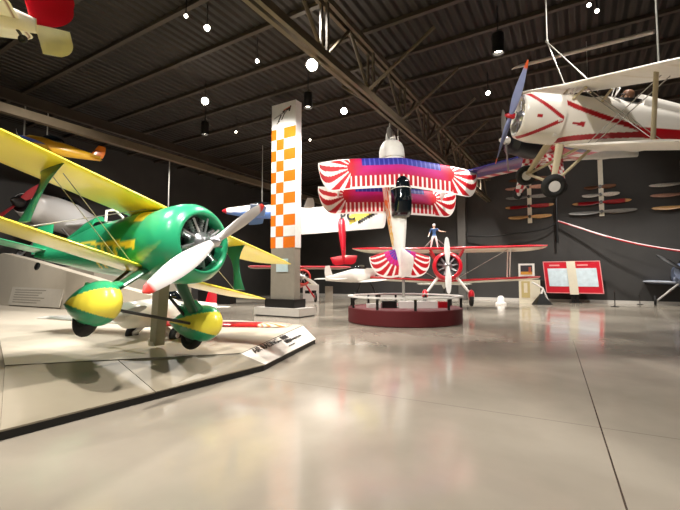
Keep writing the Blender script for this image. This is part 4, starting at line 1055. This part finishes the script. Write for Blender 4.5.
# info boards
ic = wallpt(574.5, 293.5, 0.75); ic0 = Vector((ic.x, ic.y, 0))
ir = root('info_board', 'red-framed double information board with pale blue prints standing against the dark back wall', 'sign', Matrix.Translation(ic0))
SK = -0.17
def ib(u, z, d=0.0): return B1*(u+SK*(z-0.62)/2.0)+Z1*z-A1*d
def ibox(mb, u0, u1, z0, z1, d0, d1): mb.prism([ib(u0, z0, d1), ib(u1, z0, d1), ib(u1, z1, d1), ib(u0, z1, d1)], A1*(d1-d0))
mb = MB(); ibox(mb, -1.52, 1.52, 0.62, 2.58, 0, 0.06); mb.build('board', 'redboard', ir, 0)
mb = MB()
for u0, u1, z0, z1 in ((-1.56, 1.56, 2.56, 2.61), (-1.56, 1.56, 0.59, 0.64), (-1.56, -1.51, 0.6, 2.6), (1.51, 1.56, 0.6, 2.6)): ibox(mb, u0, u1, z0, z1, 0.0, 0.08)
mb.build('frame', 'redrail', ir, 0)
for u0, u1 in ((-1.33, -0.2), (0.2, 1.33)):
    mb = MB(); ibox(mb, u0, u1, 1.02, 2.16, 0.06, 0.075); mb.build('print', 'blueprint', ir, 0)
    mb = MB(); ibox(mb, u0+0.12, u0+0.7, 2.3, 2.4, 0.06, 0.075); mb.build('title_strip', 'redrail', ir, 0)
mb = MB(); ibox(mb, -0.24, 0.24, 0.52, 2.6, 0.06, 0.13); mb.build('centre_panel', 'cream', ir, 0)
mb = MB()
for u in (-0.12, 0.12): ibox(mb, u-0.1, u+0.1, 0.0, 0.6, 0.0, 0.05)
ibox(mb, -0.35, 0.35, 0.0, 0.04, -0.2, 0.25); mb.build('stand', 'black', ir, 0)
# propeller display planks
WD = {'tan': lin((196, 150, 96)), 'brown': lin((104, 66, 44)), 'red': lin((150, 14, 24)), 'grey': lin((130, 128, 124)), 'white': lin((214, 206, 196)), 'pink': lin((200, 150, 130)), 'olive': lin((96, 96, 84))}
planks = [((527, 168), (530, 223), [(179, 2.4, 'brown', 'topmost brown'), (187, 2.9, 'pink', 'pinkish grey second'), (196.5, 2.9, 'grey', 'pale grey third'), (206, 3.0, 'red', 'red fourth'), (216.5, 2.7, 'tan', 'lowest tan')], 'left-hand white plank under the biplane wheels'),
          ((598, 160), (602, 216), [(186.5, 1.7, 'brown', 'topmost short brown'), (194.5, 2.0, 'white', 'pale second'), (202, 3.1, 'red', 'red third'), (211.5, 3.6, 'grey', 'long grey lowest')], 'middle white plank above the red board'),
          ((684, 160), (686, 214), [(182.5, 3.3, 'white', 'pale topmost'), (193, 3.2, 'pink', 'pinkish middle'), (206, 3.1, 'tan', 'tan lowest')], 'plank at the right frame edge')]
for (x0, y0), (x1, y1), props, where in planks:
    pT = wallpt(x0, y0, 0.12); pB = wallpt(x1, y1, 0.12)
    o_ = Vector((pB.x, pB.y, 0))
    mb = MB(); hw = 0.13
    mb.prism([pB-o_-B1*hw-A1*0.0, pB-o_+B1*hw, pB-o_+B1*hw+Z1*(pT.z-pB.z), pB-o_-B1*hw+Z1*(pT.z-pB.z)], A1*0.1)
    pk = mb.build('display_plank', 'cream', None, 0); pk.location = o_
    tag(pk, 'white wall plank carrying wooden propellers, '+where.replace('plank', 'one').replace('one at', 'at').replace('white ', ''), 'display board', 'propeller planks on the back wall')
    for y, ln, colr, lab_ in props:
        p = wallpt(x0+(x1-x0)*(y-y0)/(y1-y0), y, 0.22)
        mtx = frame(p, -A1, -B1)
        pr_ = root('wooden_propeller', '%s wooden propeller on the %s' % (lab_, where), 'propeller', mtx, 'wooden propellers on the back wall')
        tc_ = WD['tan'] if colr == 'red' else None
        mb = MB(); mb.tube([(-0.1, 0, 0), (0.07, 0, 0)], 0.1, 14); mb.build('hub', 'darkmetal', pr_, 50)
        for sgn in (-1, 1):
            mb = MB(); rings = []; cols = []
            for i in range(19):
                t = i/18; r_ = ln/2*t
                c = 0.11*(0.6+0.75*sin(PI*t**0.8))*(1 if t < 0.9 else math.sqrt(max(0.03, 1-((t-0.9)/0.1)**2))); th = 0.05*(1-t*0.8); tw = 0.9-0.65*t
                cd = Vector((sin(tw), 0, cos(tw)*sgn)); nd = Vector((cos(tw), 0, -sin(tw)*sgn))
                rings.append([Vector((0, sgn*r_, 0.03*sin(t*PI)))+cd*c*cos(q)+nd*th*sin(q) for q in [2*PI*k/10 for k in range(10)]])
                cols += [tc_ if (tc_ and t > 0.8) else WD[colr]]*10
            mb.loft(rings, paint=cols); mb.build('blade', 'wood', pr_, 60)
# ribbon-cut gate: dark bracket post and a drooping red and white ribbon tube
rpT = wallpt(556, 190, 0.5); rpB = wallpt(557.5, 243, 0.5)
mb = MB(); mb.tube([(0, 0, 0), rpB-rpT], 0.07, 8); mb.tube([(0, 0, -0.3), A1*0.48+Z1*-0.3], 0.05, 6); mb.tube([(0, 0, -1.8), A1*0.48+Z1*-1.8], 0.05, 6)
o = mb.build('bracket_post', 'black', None, 40); o.location = rpT; tag(o, 'dark bracket post on the back wall between the propeller planks', 'post')
def ribbon(name, pts, m, r, lab_, cat):
    P0 = pts[0]; fine = []
    for i in range(len(pts)-1):
        p0 = pts[max(i-1, 0)]; p1 = pts[i]; p2 = pts[i+1]; p3 = pts[min(i+2, len(pts)-1)]
        for q in range(8):
            t = q/8; fine.append(0.5*((2*p1)+(p2-p0)*t+(2*p0-5*p1+4*p2-p3)*t*t+(3*p1-p0-3*p2+p3)*t**3))
    fine.append(pts[-1])
    mb = MB(); mb.tube([p-P0 for p in fine], r, 8, col=None)
    if m == 'stripe':
        mb.c = [RED if (v.z < (P0.z*0+sum(fine_.z-P0.z for fine_ in [min(fine, key=lambda f: (f-P0-v).length)]))) else lin((230, 210, 210)) for v in mb.v]; m = 'satin'
    o = mb.build(name, m, None, 60); o.location = P0; return tag(o, lab_, cat)
ribbon('ribbon_tube', [wallpt(558, 221, 0.5), wallpt(580, 228, 0.8), wallpt(605, 236, 1.2), wallpt(640, 244.5, 1.5), wallpt(680, 251, 1.8), wallpt(720, 256, 1.9)], 'stripe', 0.06, 'drooping red and white ribbon tube across the dark back wall', 'ribbon')
ribbon('hanging_shadow_tube', [wallpt(557, 222, 0.5), wallpt(545, 229, 0.6), wallpt(520, 233, 0.7), wallpt(495, 236, 0.7), wallpt(470, 236, 0.5), wallpt(464, 233, 0.5)], 'black', 0.045, 'dark drooping hose on the back wall left of the bracket post', 'shadow')  # black tube drawn in place of a dark shadow curve on the wall
# display stand with framed picture
dsb = onz(530, 303.3, 0); ds = root('display_stand', 'cream display stand topped by a framed picture, left of the red information board', 'display stand', Matrix.Translation(dsb))
mb = MB(); mb.box((0, 0, 0.72), (0.58, 0.2, 0.72), AX[1:2]+(A1, Z1)); mb.build('cabinet', 'cream', ds, 0)
mb = MB(); mb.box(-A1*0.21-B1*0.2+Z1*0.85, (0.24, 0.01, 0.5), (B1, A1, Z1), lin((196, 176, 120))); mb.box(-A1*0.222-B1*0.2+Z1*0.95, (0.1, 0.005, 0.3), (B1, A1, Z1), lin((226, 214, 190))); mb.build('printed_panel', 'satin', ds, 0)
mb = MB(); mb.box(-B1*0.15+Z1*2.0, (0.45, 0.05, 0.44), (B1, A1, Z1)); fr = mb.build('picture_frame', 'white', ds, 0)
mb = MB(); mb.box(-B1*0.15+Z1*2.05-A1*0.055, (0.33, 0.01, 0.28), (B1, A1, Z1), lin((50, 44, 52))); mb.box(-B1*0.15+Z1*1.85-A1*0.068, (0.33, 0.004, 0.09), (B1, A1, Z1), lin((214, 150, 60))); mb.box(B1*0.05+Z1*2.05-A1*0.068, (0.07, 0.004, 0.18), (B1, A1, Z1), lin((170, 70, 50))); mb.build('picture', 'satin', fr, 0)
mb = MB(); mb.box(-B1*0.15+Z1*1.5, (0.06, 0.05, 0.08), (B1, A1, Z1)); mb.build('picture_support', 'white', ds, 0)
wp = onz(542, 304.5, 0); wsr = root('weighted_stand', 'black triangular foot with slanting white arm beside the cream display stand', 'stand', Matrix.Translation(wp))
mb = MB(); mb.loft([[(0.48*c_, 0.3*s_, 0.0) for c_, s_ in ((-1, -1), (1, -1), (1, 1), (-1, 1))], [(0.06*c_-0.02, 0.06*s_, 0.62) for c_, s_ in ((-1, -1), (1, -1), (1, 1), (-1, 1))]]); mb.build('foot', 'black', wsr, 0)
mb = MB(); mb.tube([(-0.02, 0, 0.6), (0.1, 0.05, 0.95), (-0.5, 0.1, 1.3)], 0.06, 8); mb.tube([(0.1, 0.05, 0.95), (0.35, 0.0, 0.25)], 0.05, 8); mb.build('arm', 'white', wsr, 60)
def lathe_thing(name, lab_, cat, px, py, prof, m, grp=None):
    mb = MB(); mb.lathe(prof, ax=AZ, n=20); o = mb.build(name, m, None, 50); o.location = onz(px, py, 0); return tag(o, lab_, cat, grp)
lathe_thing('floor_bollard', 'small white bollard on the floor under the lower wing tip of the barnstormer', 'bollard', 501, 304.5, [(0, 0.01), (0, 0.3), (0.1, 0.3), (0.16, 0.2), (0.42, 0.18), (0.5, 0.1), (0.5, 0.01)], 'white')
lathe_thing('stanchion', 'thin dark stanchion standing near the wall right of the red board', 'stanchion', 615, 307, [(0, 0.01), (0, 0.2), (0.03, 0.2), (0.05, 0.025), (0.75, 0.025), (0.78, 0.05), (0.8, 0.01)], 'black')
lathe_thing('stanchion', 'thin dark stanchion behind the other, nearer the slate blue wheels', 'stanchion', 640, 304.5, [(0, 0.01), (0, 0.16), (0.03, 0.16), (0.05, 0.02), (0.55, 0.02), (0.58, 0.04), (0.6, 0.01)], 'darkmetal')
# white case with two dark windows, column, dark plinth
cb = onz(311, 301, 0); cr = root('display_case', 'white display case with two dark windows right of the pylon base', 'display case', Matrix.Translation(cb))
mb = MB(); mb.box((0, 0, 0.55), (0.52, 0.3, 0.55)); mb.build('cabinet', 'white', cr, 0)
for x in (-0.22, 0.22): mb = MB(); mb.box((x, -0.3, 0.62), (0.16, 0.012, 0.1)); mb.build('window', 'black', cr, 0)
mb = MB(); mb.box((0, 0, 1.13), (0.42, 0.25, 0.03)); mb.build('top', 'cream', cr, 0)
block('display_pillar', 'short grey pillar to the right of the white two-windowed case', 'pillar', 329, 301.5, 0, 0.5, 1.0, 0.4, 'stone')
block('plinth', 'dark trapezoid plinth on the floor between the green wing tip and the pylon', 'plinth', 217, 303.5, 0, 2.1, 0.85, 0.8, 'black', -0.2)
lathe_thing('slim_pole', 'slim grey pole rising behind the green cowling', 'pole', 166, 306, [(0, 0.01), (0, 0.25), (0.04, 0.25), (0.06, 0.035), (8.5, 0.035), (8.52, 0.01)], 'steel')

# ------------------------------------------------------------------ suspension cables
def drop(px, py, Y, lab_, r=0.012):
    p = at(px, py, Y); cable(Vector((p.x, p.y, ZC-0.35)), p, lab_, r)
drop(24, 136, 16.6, 'suspension cable nearest the left edge, above the yellow wing', 0.03)
drop(47, 138, 17.0, 'suspension cable just above the small yellow aeroplane', 0.025)
drop(262, 206, 22.0, 'suspension cable left of the chequered pylon', 0.02)
p = at(547, 42, 8.3); q1 = bmx @ Vector((-0.85, -0.25, 0.7)); q2 = bmx @ Vector((-1.1, 0.35, 0.7))
cable(Vector((p.x, p.y, ZC-0.35)), p, 'upper hanging cable of the white biplane, above its forked pair', 0.015)
cable(p, q1, 'left leg of the forked cable holding the white biplane', 0.012); cable(p, q2, 'right leg of the forked cable holding the white biplane', 0.012)
q3 = bmx @ Vector((-1.1, 2.3, 0.72)); cable(Vector((q3.x, q3.y, ZC-0.35)), q3, 'single hanging cable over the near wing of the white biplane', 0.012)
q4 = km @ Vector((-3.2, 0, 0.35)); cable(Vector((q4.x, q4.y, ZC-0.35)), q4, 'hanging cable of the blue chequered monoplane behind the white biplane', 0.012)

# ------------------------------------------------------------------ aimed spots added to brighten the exhibits, no lamps modelled for them
aim_light((0.8, 2.2, 8.4), (-2.2, 5.8, 1.6), 2600, 50, 0.5, 0.1)
aim_light((-6.0, 1.5, 8.4), (-3.4, 5.8, 1.6), 900, 50, 0.6, 0.1)
aim_light((2.0, 5.0, 8.4), (1.9, 14.2, 4.4), 3200, 34, 0.5, 0.1)
aim_light((-2.0, 8.0, 8.4), (-2.5, 16.5, 5.5), 800, 40, 0.5, 0.1)
aim_light((1.0, 2.5, 8.4), (4.6, 8.0, 4.8), 1500, 46, 0.5, 0.1)
aim_light((4.0, 12.5, 8.4), (5.2, 19.6, 1.9), 1800, 46, 0.5, 0.1)
aim_light((12.0, 17.0, 8.6), (15.2, 25.5, 5.5), 600, 70, 0.6, 0.1)
aim_light((-8.0, 9.0, 8.4), (-12.5, 17.5, 4.0), 2600, 50, 0.6, 0.1)
aim_light((-2.5, 13.0, 8.4), (-3.0, 22.0, 3.0), 1600, 60, 0.6, 0.1)
aim_light((-4.5, 5.5, 8.4), (-10.0, 14.0, 1.5), 3800, 50, 0.6, 0.1)
